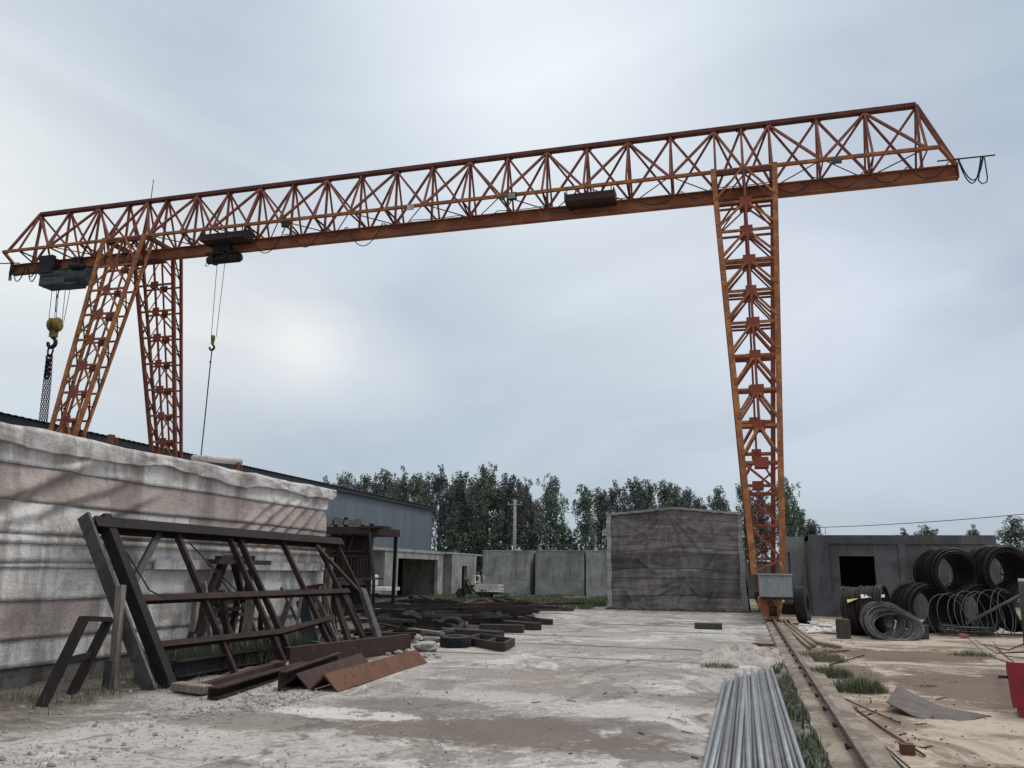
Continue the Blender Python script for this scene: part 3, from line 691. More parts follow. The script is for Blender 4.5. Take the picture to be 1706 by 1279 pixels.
# festoon cables looping along the beam
def sag(p, q, drop, n_=10): return [lerp(p, q, k/n_)-V((0, 0, drop*4*(k/n_)*(1-k/n_))) for k in range(n_+1)]
mb = MB(); yc = YG-.33; zc = ZB+.05
loops = [(-24.0, -22.2, .95), (-21.6, -20.0, .85), (-20.0, -18.6, .45), (-18.5, -16.6, 1.1), (-16.5, -15, .35), (-12.5, -10.6, .35), (-8.4, -6.2, .42), (-4.2, -2.0, .5), (-1.9, -.6, .42),
         (2.0, 3.7, .62), (4.0, 5.7, .65), (5.9, 7.4, .62), (7.5, 9.0, .62)]
px_ = None
for a_, b_, d_ in loops:
    if px_ is not None: mb.tube(sag(V((px_, yc, ZB+.32)), V((a_, yc, ZB+.30)), .05, 4), .02, 5)
    mb.tube(sag(V((a_, yc, ZB+.30)), V((b_, yc, ZB+.30)), d_, 12), .024, 5); px_ = b_
mb.tube(sag(V((px_, yc, ZB+.34)), aty(1595, 264, yc), .02, 4), .02, 5)
mb.tube(sag(aty(1595, 263, yc), aty(1634, 262, yc), 1.15, 14), .028, 5); mb.tube(sag(aty(1597, 265, yc), aty(1638, 262, yc), .98, 14), .028, 5)
mb.tube([aty(*p_, yc) for p_ in ((1637, 262), (1632, 285), (1630, 300), (1636, 306), (1644, 303), (1645, 295), (1640, 262))], .028, 5)
solo('festoon_cable', mb, 'black', 'black power cable hung in loops along the crane beam towards its right end', 'cable', (0, yc, ZB))
mb = MB()
for a_, b_, d_ in ((-39.5, -38.55, .95), (-38.5, -37.75, .75), (-38.4, -37.6, 1.05), (-37.7, -37.3, .7), (-37.6, -37.1, .8)):
    mb.tube(sag(V((a_, yc, ZB+.1)), V((b_, yc, ZB+.1)), d_, 12), .03, 5)
mb.tube([aty(*p_, yc) for p_ in ((20, 432), (16, 455), (15, 467), (18, 467), (19, 440))], .04, 5)
solo('festoon_cable', mb, 'black', 'black power cable bunched in short loops at the left end of the crane beam', 'cable', (-39, yc, ZB))

# ------------------------------------------------------------------ blue warehouse behind
XS = -35.0; zs_ = atx(0, 686, XS).z; y1s = atx(720, 842, XS).y
wh = thing('warehouse', 'long blue-grey corrugated metal warehouse rising behind the quilted wall', 'warehouse', (XS, y1s, 0))
mb = MB(); mb.box((XS-24, 6, -.2), (XS, y1s, zs_-.42)); build('wall', mb, 'shed', wh)
mb = MB(); N_ = 260
def rf(u, v_):
    y = 5.6+(y1s-5.6+.25)*u; w_ = .035*sin(y*2*pi/.42)
    return [(XS+.42, y, zs_-.10+w_), (XS-12, y, zs_+1.6+w_), (XS-24.4, y, zs_-.1+w_)][int(round(v_*2))]
mb.grid(900, 2, rf)
build('roof', mb, 'fascia', wh)
mb = MB(); mb.box((XS+.02, 5.7, zs_-.50), (XS+.30, y1s, zs_-.16)); mb.box((XS-24, y1s, zs_-.45), (XS+.3, y1s+.2, zs_-.16)); build('eave_trim', mb, 'fascia', wh)
mb = MB(); mb.box((XS+.003, y1s-.25, 0), (XS+.06, y1s+.06, zs_-.44)); build('corner_trim', mb, 'shed', wh)

# ------------------------------------------------------------------ quilted wall on the left
XW = -9.2; YW0, YW1 = 2.5, 17.2; HW = 3.35
tw = thing('curing_shed', 'long shed with whitish dirty quilted sheets hung over its walls on the left', 'shed', (XW, 10, 0))
mb = MB(); mb.box((XW-7, YW0-.1, 0), (XW-.16, YW1-.12, 3.2)); build('core_wall', mb, 'greysteel', tw)
seams = [0, .33, .67, 1.18, 1.60, 1.68, 1.92, 2.05, 2.47, 2.93, 3.35]
creases = [(7.6, 1.95, 10.4, 3.25, .10, .16), (8.6, 2.05, 10.9, 2.95, .05, .12), (7.2, 1.75, 9.0, 2.25, .06, .15), (9.6, 2.0, 11.6, 2.75, .04, .10)]
creases += [(13.2+.55*k, 1.95, 15.2+.42*k, 3.05, .05+.012*(k % 3), .085+.02*(k % 2)) for k in range(6)]
creases += [(5.0+.8*k, .25+.1*(k % 3), 5.6+.8*k, .9, .03, .09) for k in range(5)]
def crease(y, z_):
    d_ = 0.0
    for y0, z0, y1, z1, a_, w_ in creases:
        L2 = (y1-y0)**2+(z1-z0)**2; k = ((y-y0)*(y1-y0)+(z_-z0)*(z1-z0))/L2
        if k < -.15 or k > 1.15: continue
        e_ = (-(y-y0)*(z1-z0)+(z_-z0)*(y1-y0))/sqrt(L2)/w_+.5*noise.noise(V((y*1.3, z_*1.3, 5)))
        if abs(e_) > 3: continue
        f_ = max(0.0, 1-abs(2*k-1)**3)
        d_ += a_*f_*(exp(-(e_-.55)**2*2.2)-.8*exp(-(e_+.55)**2*2.2))
    return d_
def wall_x(y, z_): return XW+.03*fbm(y*.4, z_*.7, 1.0, 2)+crease(y, z_)+(.014*fbm(y*1.6, z_*.5, 7.0, 2) if z_ < 1.7 else .006*fbm(y*2.5, z_*2, 2, 2))
def sag_(y, i): return .024*fbm(y*.35, i*3.3, 5.0, 2)+.005*fbm(y*2.2, i*1.7, 1.0, 2)
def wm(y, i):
    if i == 0: return 2  # bottom strip: dirt and painted grass shade
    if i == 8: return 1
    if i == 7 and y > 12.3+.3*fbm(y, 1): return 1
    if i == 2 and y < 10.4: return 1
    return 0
NY = 260
for i in range(10):
    z0, z1 = seams[i], seams[i+1]; n_ = max(3, int((z1-z0)/.05)); mb = MB(); rows_ = []
    for k in range(-1, n_+1):
        t_ = max(0, k)/n_
        for q in range(NY+1):
            y = YW0+(YW1-YW0)*q/NY; zz = z0-.035+(z1-z0+.05)*t_+sag_(y, i)*(1-t_)+sag_(y, i+1)*t_
            if i == 0: zz = max(zz, -.02)
            x = wall_x(y, zz)+.024*(1-t_)**2
            if k == -1: x -= .03; zz += .012; zz -= .016
            mb.v.append(V((x, y, zz)))
    for j in range(n_+1):
        for q in range(NY):
            a_ = j*(NY+1)+q; mb.f.append([a_, a_+1, a_+NY+2, a_+NY+1]); mb.sm.append(j > 0); mb.m.append(wm(YW0+(YW1-YW0)*(q+.5)/NY, i) if j > 0 else 2)  # lip under each seam takes the dark quilt colour
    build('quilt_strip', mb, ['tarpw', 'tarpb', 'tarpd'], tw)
mb = MB(); mb.box((XW-7, YW1-.12, 0), (XW-.05, YW1-.06, 3.25)); build('end_quilt', mb, 'tarpw', tw)
mb = MB(); NF = 420
def flap(u, v_):
    y = YW0+(YW1+.30-YW0)*u; tie = abs(sin(y*.83+.6*fbm(y*.3, 2)))            # gathered where it is tied down
    drop = .16+.06*fbm(y*.6, 4.4)+.08*tie; bul = (.02+.035*tie)*(1+.5*fbm(y*1.7, 6.0))
    top = 3.40+.035*fbm(y*.7, 1.2)+.02*tie
    endk = max(0, (y-YW1)/.3)
    wr = .010*fbm(y*2.2+v_*2.5, v_*1.6, 3, 2)+.020*abs(noise.noise(V((y*1.6-v_*2.2, v_*.8, 8))))
    if v_ < .3: k = v_/.3; return (XW-.45+.45*k, y, top-.05*(1-k)+wr*.6)
    if v_ < .5: k = (v_-.3)/.2; return (XW+bul*sin(k*pi/2)+.03*k+wr, y, top-.06*(1-cos(k*pi/2))+wr*.4)
    if v_ <= .95: k = (v_-.5)/.45; return (XW+.03+bul*(1+.25*sin(k*pi))*(1-.15*k)+wr*1.6+.03*k*k-.05*endk, y, top-.06-drop*k*(1-.5*endk)+.025*fbm(y*3, 2)*k)
    return (XW-.01, y, top-.04-drop*(1-.5*endk))
mb.grid(NF, 26, flap)
build('top_flap', mb, 'tarpr', tw)
mb = MB()
def rt(u, v_):
    y = YW0+(YW1-YW0)*u; x = XW-.42-6.4*v_; return (x, y, 3.33+.02*sin(v_*pi)+.02*fbm(y*.8, x*.8))
mb.grid(80, 20, rt); build('roof_quilt', mb, 'tarpr', tw)
for u_, v_ in ((186, 733), (396, 778)):
    p = atx(u_, v_, XW-.06); mb = MB(); mb.box((p.x-.035, p.y-.06, 2.9), (p.x+.035, p.y+.03, p.z+.08)); mb.box((p.x-.03, p.y+.06, 2.9), (p.x+.03, p.y+.11, p.z+.04)); build('post_head', mb, 'rust', tw)
mb = MB(); p = atx(385, 772, XW-.1); mb.tube([p+V((-.1, -1.0, -.02)), p+V((0, 0, .06)), p+V((.02, .25, .06))], [.05, .07, .07], 10); build('rolled_sheet', mb, 'tarpr', tw)
# horizontal board and posts in front of the quilts
mb = MB(); mb.box((XW+.10, 11.4, 1.56), (XW+.14, 16.9, 1.72)); build('wall_board', mb, 'tarpw', tw)
def post(u, v_top, x, w_, mat, label, vb=None, lean=0):
    pass
def woodpost(base, top, w_, mat, label, d_=None):
    mb_ = MB(); mb_.bar(base-V((0, 0, .05)), top, w_, d_ or w_, (0, 1, 0)); return solo('timber_post', mb_, mat, label, 'post', base, bevel=.006)
b0 = gp(187, 1152); woodpost(b0, aty(202, 975, b0.y+.15), .11, 'timber', 'pale timber post standing left of the big steel frame', .09)
mb = MB(); mb.bar(b0+V((-.02, -.09, -.03)), b0+V((-.01, -.09, .40)), .12, .05, (0, 1, 0)); solo('timber_offcut', mb, 'greysteel', 'short grey board nailed low in front of the pale timber post', 'board', b0+V((0, -.09, 0)))
woodpost(V((XW+.3, 16.9, 0)), V((XW+.28, 16.95, 1.85)), .13, 'timber', 'pale grey post at the far end of the quilted wall')
b1 = V((XW+.75, 13.1, 0)); woodpost(b1, b1+V((-.05, .2, 1.15)), .13, 'timber', 'short grey post standing behind the middle of the big steel frame')

# ------------------------------------------------------------------ big leaning steel frame
fr = thing('steel_frame', 'large dark steel frame with slanting bars leaning towards the quilted wall', 'steel frame', (-7.6, 9.85, 0))  # open steel frame of rails and slats
def FP(y, t_, off=0.0):          # point in the frame plane
    nrm_ = V((2.22, 0, 1.38)).normalized()
    return lerp((-7.58, y, .02), (-8.95, y, 2.24), t_)+nrm_*off
N_ = V((2.22, 0, 1.38)).normalized()
mb = MB(); mb.chan(FP(9.98, -.01), FP(9.98, 1.03), .15, .17, .018, N_); build('end_post', mb, 'darksteel', fr)
mb = MB(); mb.bar(FP(9.70, -.03, -.02), FP(9.70, 1.03, -.02), .05, .19, N_); mb.bar(FP(9.715, 1.0, -.02), FP(9.9, 1.0, -.02), .04, .1); build('cheek_plate', mb, 'greysteel', fr)
mb = MB(); mb.ibeam(FP(9.75, .97), FP(17.35, .97), .17, .20, .016, .018, N_); build('top_rail', mb, 'darksteel', fr)
mb = MB(); mb.ibeam(FP(10.05, .505), FP(16.6, .50), .10, .11, .012, .014, N_); build('middle_rail', mb, 'brownsteel', fr)
mb = MB(); mb.chan(FP(10.05, .245), FP(13.2, .235), .09, .13, .014, N_); mb.chan(FP(13.2, .235), FP(15.4, .30), .09, .12, .014, N_); build('lower_rail', mb, 'brownsteel', fr)
for y, w_ in ((11.6, .09), (13.05, .09), (13.35, .10), (14.85, .09), (16.3, .08), (17.2, .10)):
    mb = MB(); mb.chan(FP(y, -.01, -.03), FP(y, .95, -.03), .07, w_, .012, N_); build('slat', mb, 'brownsteel', fr)
mb = MB(); mb.bar(FP(16.1, .93, .03), FP(17.25, .42, .03), .10, .05, N_); build('corner_brace', mb, 'rustred', fr)
mb = MB(); mb.bar(FP(10.25, .62, -.1), FP(11.3, .97, -.1), .10, .09, N_); build('corner_brace', mb, 'greysteel', fr)
for pts, r_ in (([FP(10.15, .9, .02), FP(10.35, .55, .05), FP(10.6, .50, .05)], .012), ([FP(11.9, .9, -.05), FP(12.6, .5, .02)], .012), ([FP(12.1, .72, .0), FP(12.05, .77, .0), FP(12.35, .52, .02)], .011)):
    mb = MB(); mb.tube(pts, r_, 5); build('tie_wire', mb, 'black', fr)

# trestles and members behind and beside the frame
def trestle(A0, A1, B0, B1, w_, mat, label, rungs=(.45,), top=True, wd=.06):
    t_ = thing('trestle', label, 'trestle', lerp(A0, B0, .5))
    for p_, q_ in ((A0, A1), (B0, B1)):
        m_ = MB(); m_.bar(V(p_)-V((0, 0, .03)), q_, w_, wd, (0, 1, 0)); build('leg', m_, mat, t_)
    for k in rungs:
        m_ = MB(); m_.bar(lerp(A0, A1, k), lerp(B0, B1, k), .05, .07); build('crossbar', m_, mat, t_)
    if top:
        m_ = MB(); m_.bar(lerp(A0, A1, .985), lerp(B0, B1, .985), .09, .06); build('top_bar', m_, mat, t_)
    return t_
a0, b0_ = gp(62, 1188), gp(116, 1160)
trestle(a0, aty(141, 1028, a0.y+.55), b0_, aty(182, 1030, b0_.y+.45), .12, 'darksteel', 'low dark steel trestle standing nearest the camera left of the pale post', (.52,))
x_ = -8.75
def at2(u, v_, x=x_): return atx(u, v_, x)
def tr2(ua, ub, ut1, ut2, vb, vt, x, mat, label, w_=.11, rungs=(.5,)):
    a_ = atx(ua, vb, x); a_.z = 0; b_ = atx(ub, vb, x); b_.z = 0; ta, tb = atx(ut1, vt, x-.15), atx(ut2, vt, x-.15)
    return trestle(a_, ta, b_, tb, w_, mat, label, rungs)
tr2(296, 430, 372, 388, 1095, 930, -8.72, 'brownsteel', 'brown A-shaped trestle seen through the middle of the big steel frame')
tr2(318, 398, 378, 420, 1088, 926, -8.95, 'greysteel', 'grey trestle close against the quilted wall behind the big steel frame', .12, (.42, .55))
tr2(452, 560, 487, 505, 1075, 985, -8.7, 'greysteel', 'pale grey splayed trestle near the far end of the quilted wall', .10, (.3,))
mb = MB(); mb.box((-8.95, 12.55, 1.66), (-8.7, 14.2, 1.74)); mb.box((-8.9, 12.7, 1.742), (-8.75, 13.3, 1.80)); solo('timber_plank', mb, 'timberdark', 'dark plank lying across the tops of the trestles behind the steel frame', 'plank', (-8.8, 13.3, 1.66))
mb = MB(); mb.box((-8.95, 14.15, .0), (-8.45, 14.75, .45)); mb.box((-8.98, 14.12, .452), (-8.42, 14.78, .50)); solo('tin_box', mb, 'green', 'dark green tin box on the ground behind the big steel frame', 'box', (-8.7, 14.4, 0), bevel=.02)
def member(name, ub, vb, ut, vt, dy, w_, h_, mat, label, cat='beam', kind='bar'):
    b_ = gp(ub, vb); t_ = aty(ut, vt, b_.y+dy); mb_ = MB()
    if kind == 'chan': mb_.chan(b_-V((0, 0, .03)), t_, h_, w_, .014, (0, 1, 0))
    else: mb_.bar(b_-V((0, 0, .03)), t_, w_, h_, (0, 1, 0))
    return solo(name, mb_, mat, label, cat, b_)
member('steel_channel', 529, 1090, 502, 998, .3, .24, .05, 'teal', 'teal painted board leaning at the right end of the big steel frame')
member('steel_channel', 571, 1087, 523, 985, .5, .07, .05, 'greysteel', 'thin pale bar leaning beside the teal board')
member('steel_channel', 590, 1084, 558, 985, .3, .17, .08, 'brownsteel', 'brown steel channel leaning just right of the thin pale bar', kind='chan')
member('steel_channel', 617, 1079, 578, 990, .3, .17, .08, 'rustred', 'reddish rusty channel leaning between the brown and the grey channels', kind='chan')
member('steel_channel', 640, 1079, 606, 979, .3, .22, .09, 'greysteel', 'grey steel channel leaning rightmost at the end of the big frame', kind='chan')
p, q = aty(503, 981, 16.2), aty(551, 974, 17.4); mb = MB(); mb.bar(p, q, .08, .10); mb.bar(q, gp(560, 1060), .08, .06, (0, 1, 0)); mb.bar(p, gp(490, 1062), .08, .06, (0, 1, 0))
solo('trestle', mb, 'brownsteel', 'narrow brown trestle standing at the right end behind the middle rail of the frame', 'trestle', gp(560, 1060))

rs = random.Random(41)
for k in range(16):
    y = rs.uniform(11.8, 17.0); x = rs.uniform(-8.7, -8.15); h_ = rs.uniform(.7, 1.5); dy = rs.gauss(0, .45); mb = MB()
    w_ = rs.choice((.05, .06, .08, .10)); mb.bar((x, y, -.02), (max(-9.0, x-rs.uniform(.1, .5)), y+dy, h_), w_, w_*.7, (0, 1, 0))
    solo('leaning_bar', mb, rs.choice(('brownsteel', 'greysteel', 'timber', 'rustred', 'darksteel', 'timber')), 'odd bar leaning among the trestles behind the big steel frame', 'bar', (x, y, 0), 'odd bars leaning behind the big steel frame')
for k in range(14):
    y = rs.uniform(14.2, 19.5); x = rs.uniform(-8.8, -7.6); a_ = rs.uniform(-.6, 2.2); L_ = rs.uniform(.6, 1.8); mb = MB(); z0 = rs.uniform(.03, .25)
    mb.bar((x, y, z0), (x+cos(a_)*L_, y+sin(a_)*L_, rs.uniform(.03, .3)), rs.choice((.06, .1, .14)), .06)
    solo('lying_bar', mb, rs.choice(('brownsteel', 'timberdark', 'greysteel', 'rustred', 'timber')), 'odd bar lying on the ground behind the right end of the big steel frame', 'bar', (x, y, 0), 'odd bars lying behind the frame end')

# ------------------------------------------------------------------ steel sections lying in front of the frame
def on(u, v_, z_=0.0): return gp(u, v_, z_)
def angle_iron(ua, va, ub, vb, w_, mat, label, lift=0.0):
    a_, b_ = gp(ua, va), gp(ub, vb); a_.z = b_.z = lift; mb_ = MB(); h_ = w_*.72
    t_ = .02
    mb_.prof(a_, b_, [(-h_, 0), (-h_+t_*1.4, 0), (0, h_-t_*1.4), (h_-t_*1.4, 0), (h_, 0), (0, h_)]); return solo('angle_iron', mb_, mat, label, 'steel section', lerp(a_, b_, .5))
angle_iron(538, 1152, 693, 1104, .30, 'rust', 'orange rusted angle iron lying ridge-up at the edge of the bare yard', .01)
angle_iron(492, 1148, 600, 1108, .27, 'rustred', 'dark red rusted angle iron lying just left of the orange one', .01)
a_, b_ = gp(482, 1118), gp(684, 1084); mb = MB(); mb.chan(V((a_.x, a_.y, .19)), V((b_.x, b_.y, .16)), .12, .34, .02, side=-1); solo('channel_beam', mb, 'rustred', 'long brown channel standing on edge behind the orange angle iron', 'steel section', a_)
a_, b_ = gp(462, 1152), gp(560, 1112); mb = MB(); mb.chan(V((a_.x, a_.y, .13)), V((b_.x, b_.y, .12)), .10, .25, .02); solo('channel_beam', mb, 'brownsteel', 'short brown channel on edge left of the dark red angle iron', 'steel section', a_)
a_, b_ = gp(283, 1140), gp(486, 1096); mb = MB(); mb.ibeam(V((a_.x+.05, a_.y, .20)), V((b_.x+.05, b_.y, .15)), .16, .22, .02, .02); solo('girder_beam', mb, 'darksteel', 'black steel beam along the foot of the big leaning frame', 'steel section', a_)
a_, b_ = gp(345, 1166), gp(500, 1118); mb = MB(); mb.chan(V((a_.x, a_.y, .08)), V((b_.x, b_.y, .08)), .14, .14, .02); solo('channel_beam', mb, 'brownsteel', 'dark channel lying flat with a pale cut end in the gravel', 'steel section', a_)
a_, b_ = gp(318, 1158), gp(470, 1112); mb = MB(); mb.bar(V((a_.x, a_.y, .06)), V((b_.x, b_.y, .06)), .12, .1); solo('steel_bar', mb, 'rustred', 'flat reddish bar lying between the black beam and the dark channel', 'steel section', a_)
a_, b_ = gp(292, 1156), gp(345, 1160); mb = MB(); mb.bar(V((a_.x, a_.y, .10)), V((b_.x, b_.y, .08)), .20, .10); solo('timber_block', mb, 'timber', 'pale squared block at the foot of the frame end post', 'block', a_, bevel=.01)

# ------------------------------------------------------------------ scrap heap
grp = 'rusty bars and beams in the scrap heap'
def scrap(u0, v0, u1, v1, w_, h_, mat, z0=0.0, z1=0.0, label=None, name='scrap_beam'):
    a_, b_ = gp(u0, v0, z0), gp(u1, v1, z1); a_.z = z0+h_/2; b_.z = z1+h_/2; mb_ = MB()
    mb_.bar(a_, b_, w_, h_); return solo(name, mb_, mat, label or 'dark rusty steel bar lying in the scrap heap', 'scrap beam', (a_.x, a_.y, z0), grp, bevel=.008)
scrap(684, 1056, 834, 1066, .34, .20, 'timberdark', label='thick black beam along the near edge of the scrap heap')
scrap(786, 1040, 896, 1050, .30, .20, 'rustred', label='long reddish beam reaching right from the scrap heap')
scrap(838, 1033, 916, 1041, .26, .17, 'timberdark', label='dark beam whose end sticks out farthest right from the scrap heap')
scrap(800, 1052, 872, 1054, .3, .20, 'timberdark', label='short dark sleeper between the black beam and the reddish beam')
scrap(630, 1066, 725, 1072, .5, .09, 'greysteel', label='flat grey slab lying left of the broken stone chunk')
scrap(850, 1029, 888, 1028, .2, .10, 'timber', label='small mossy timber on top of the right end of the scrap heap', z0=.1, z1=.1)
scrap(640, 1060, 720, 1052, .06, .06, 'black', label='thin dark bar leaning up over the grey slab', z1=.2)
rs = random.Random(3)
for k in range(92):
    u = rs.uniform(560, 840); v_ = rs.uniform(1004, 1047) if u > 650 else rs.uniform(1010, 1066)
    if u > 700: v_ = rs.uniform(1010, 1044)
    a_ = gp(u, v_); L_ = rs.uniform(1.5, 4.5); ang_ = rs.gauss(.1, .75); z0, z1 = rs.uniform(0, .42), rs.uniform(0, .42)
    b_ = a_+V((cos(ang_), sin(ang_), 0))*L_
    if b_.x > -6.5 and b_.y < 40: b_ = a_+(b_-a_)*.5
    a_.z, b_.z = z0+.06, z1+.06; w_ = rs.choice((.05, .06, .08, .1, .14)); mb = MB()
    (mb.ell if rs.random() < .4 else mb.bar)(a_, b_, w_, *((.012,) if False else ()))
    solo('scrap_beam', mb, rs.choice(('brownsteel', 'rustred', 'darksteel', 'timberdark', 'brownsteel', 'darksteel', 'greysteel', 'rustred', 'timber')), 'dark rusty bar lying in the scrap heap beyond the big steel frame', 'scrap beam', (a_.x, a_.y, 0), grp)
# brown mound under the heap
mb = MB(); c_ = gp(795, 1012)
def hp(u, v_):
    x = c_.x-3.6+7.2*u; y = c_.y-4+9*v_; e = (1-(2*u-1)**2)*(1-(2*v_-1)**2)
    return (x, y, -.06+max(0, e)*.24*(1+.4*fbm(x*.9, y*.7))+.09*fbm(x*3, y*2, 4)*e)
mb.grid(60, 50, hp, smooth=False)
solo('scrap_mound', mb, 'brownsteel', 'brown mound of flattened scrap at the back of the scrap heap', 'scrap heap', c_)
def tyre(name, c, axis, ro, ri, w_, label, mat='rubber', parent=None):
    pr_ = [(ri, -w_*.42), (ri+.03, -w_*.5), (ro-.06, -w_*.5), (ro-.012, -w_*.40)]
    for k in range(5): s_ = -w_*.36+k*w_*.18; pr_ += [(ro, s_-w_*.05), (ro, s_+w_*.05), (ro-.018, s_+w_*.06), (ro-.018, s_+w_*.11)]
    pr_ += [(ro-.012, w_*.42), (ro-.06, w_*.5), (ri+.03, w_*.5), (ri, w_*.42)]
    mb_ = MB(); mb_.lathe(c, axis, pr_, 40); return solo(name, mb_, mat, label, 'tyre', c)
p = gp(681, 1056); tyre('tyre', p+V((0, 0, .27)), (.55, -.8, .25), .30, .17, .17, 'grey worn tyre propped upright on the left of the scrap heap', 'greysteel')
p = gp(742, 1052); tyre('tyre', p+V((0, .4, .10)), (.1, -.5, .9), .42, .24, .2, 'half buried tyre tilted in the middle of the scrap heap')
p = gp(756, 1078); tyre('tyre', p+V((0, .1, .12)), (0, -.05, 1), .34, .16, .22, 'black tyre lying flat beside the small open timber frame')
t_ = thing('timber_frame', 'small black open timber frame lying on the concrete beside the flat tyre', 'frame', gp(820, 1075))  # open four-sided frame of black timbers with one crosspiece
q = [gp(778, 1075), gp(838, 1086), gp(855, 1077), gp(800, 1068)]
for i in range(4):
    mb = MB(); a_, b_ = V(q[i]), V(q[(i+1) % 4]); a_.z = b_.z = .09; mb.bar(a_, b_, .08, .17); build('side_board', mb, 'timberdark', t_)
mb = MB(); a_, b_ = lerp(q[0], q[1], .5), lerp(q[3], q[2], .5); a_.z = b_.z = .08; mb.bar(a_, b_, .07, .12); build('crosspiece', mb, 'timberdark', t_)
mb = MB(); p = gp(705, 1085); mb.rock(p+V((0, .1, .08)), .23, 4, 3, .55); solo('stone_chunk', mb, 'stone', 'large broken grey stone chunk in front of the grey slab', 'stone', p)
mb = MB(); p = gp(690, 1072); mb.rock(p+V((0, .1, .08)), .15, 9, 3, .7); solo('stone_chunk', mb, 'stone', 'smaller pale stone chunk just behind the large broken one', 'stone', p)
rs = random.Random(11); mb = MB()
for k in range(90):
    u, v_ = rs.uniform(540, 730), rs.uniform(1062, 1096)
    p = gp(u, v_); mb.rock(p+V((0, 0, .02)), rs.uniform(.03, .1), k, 1, .6)
o = build('rubble', mb, 'stone'); o['kind'] = 'stuff'; tag(o, 'loose pale rubble between the scrap heap and the leaning channels', 'rubble')

# formwork rack
rk = thing('formwork_rack', 'tall rusty rack of steel formwork stacked at the far end of the quilted wall', 'rack', (-14, 27.5, 0))
Y0 = 27.0
def RK(u, v_, dy=0): return aty(u, v_, Y0+dy)
mb = MB()
for u in (560, 577, 619):
    p = RK(u, 862 if u < 600 else 872)
    for dy, dz in ((0, 0), (2.2, .1)): mb = MB(); mb.bar((p.x, Y0+dy, .0), (p.x, Y0+dy, p.z-dz), .11); build('upright', mb, 'darksteel', rk)
mb = MB(); a_, b_ = RK(540, 876), RK(622, 884); mb.box((a_.x, Y0-.25, b_.z-.12), (b_.x, Y0+2.4, b_.z+.14)); build('top_panel', mb, 'rustred', rk)
mb = MB(); a_, b_ = RK(528, 866), RK(592, 872)
for k in range(5): mb.box((a_.x+.4*k, Y0-.2, b_.z-.05), (a_.x+.4*k+.3, Y0+.1, b_.z+.12+.03*(k % 3)))
build('timber_stack', mb, 'timber', rk)
mb = MB(); a_, b_ = RK(622, 880), RK(650, 884); mb.box((a_.x-.4, Y0-.3, a_.z), (b_.x-.15, Y0+.4, a_.z+.07)); mb.bar((b_.x-.3, Y0-.2, a_.z), (b_.x-.5, Y0-.2, a_.z-.35), .03); build('top_plank', mb, 'rustred', rk)
mb = MB()
for k in range(8):
    u = 577+k*5.3; a_, b_ = RK(u, 925), RK(u, 968); mb.bar((a_.x, Y0-.05, b_.z), (a_.x, Y0-.05, a_.z), .05, .1, (0, 1, 0))
build('bar_panel', mb, 'rustred', rk)
mb = MB(); a_, b_ = RK(556, 918), RK(608, 926)
for zz in (a_.z, b_.z): mb.bar((a_.x, Y0-.08, zz), (b_.x, Y0-.08, zz), .07)
for ua, va, ub, vb in ((592, 885, 580, 920), (619, 890, 606, 918), (560, 880, 545, 905), (556, 900, 570, 960)): mb.bar(RK(ua, va), RK(ub, vb), .07)
mb.box((RK(535, 900).x, Y0+.3, 0), (RK(607, 900).x, Y0+.38, RK(600, 884).z-.15))
build('inner_bracing', mb, 'brownsteel', rk)
mb = MB(); a_, b_ = RK(575, 963), RK(636, 961); mb.bar((a_.x, Y0-.6, a_.z), (b_.x, Y0-.6, a_.z), .06, .06); mb.bar((a_.x, Y0+.1, a_.z), (b_.x, Y0+.1, a_.z), .06); mb.box((a_.x, Y0-.6, a_.z-.22), (RK(606, 962).x, Y0+.1, a_.z-.05)); build('shelf', mb, 'greysteel', rk)
mb = MB(); a_, b_ = RK(623, 888), RK(630, 1010); mb.tube([V((a_.x, Y0-.3, a_.z)), V((b_.x-.05, Y0-.35, 1.2)), V((b_.x, Y0-.4, 0))], .06, 6); build('prop', mb, 'black', rk)
ct = thing('flat_cart', 'white flat cart parked by the concrete modules behind the rack', 'cart', aty(622, 1000, 36))
mb = MB(); a_, b_ = aty(606, 975, 36), aty(646, 984, 36); mb.box((a_.x, 35.8, b_.z), (b_.x, 37.4, b_.z+.15)); mb.box((a_.x+.1, 35.85, b_.z-.28), (b_.x-.3, 37.3, b_.z-.02)); build('deck', mb, 'white', ct)
mb = MB(); mb.box((a_.x-.6, 36, b_.z+.2), (a_.x+.2, 37.2, b_.z+.7)); build('hood', mb, 'white', ct, bevel=.05)
for xx in (a_.x-.2, b_.x-.45):
    mb = MB(); mb.lathe((xx, 35.86, .2+max(0, b_.z-.5)), (0, 1, 0), [(0, -.08), (.2, -.08), (.2, .08), (0, .08)], 18, closed=False); build('wheel', mb, 'rubber', ct)
mb = MB(); mb.box((a_.x-.1, 35.9, .02), (a_.x+1.6, 37.1, .25)); solo('timber_pallet', mb, 'timber', 'pale timber pallet on the ground under the white flat cart', 'pallet', (a_.x, 36, 0))

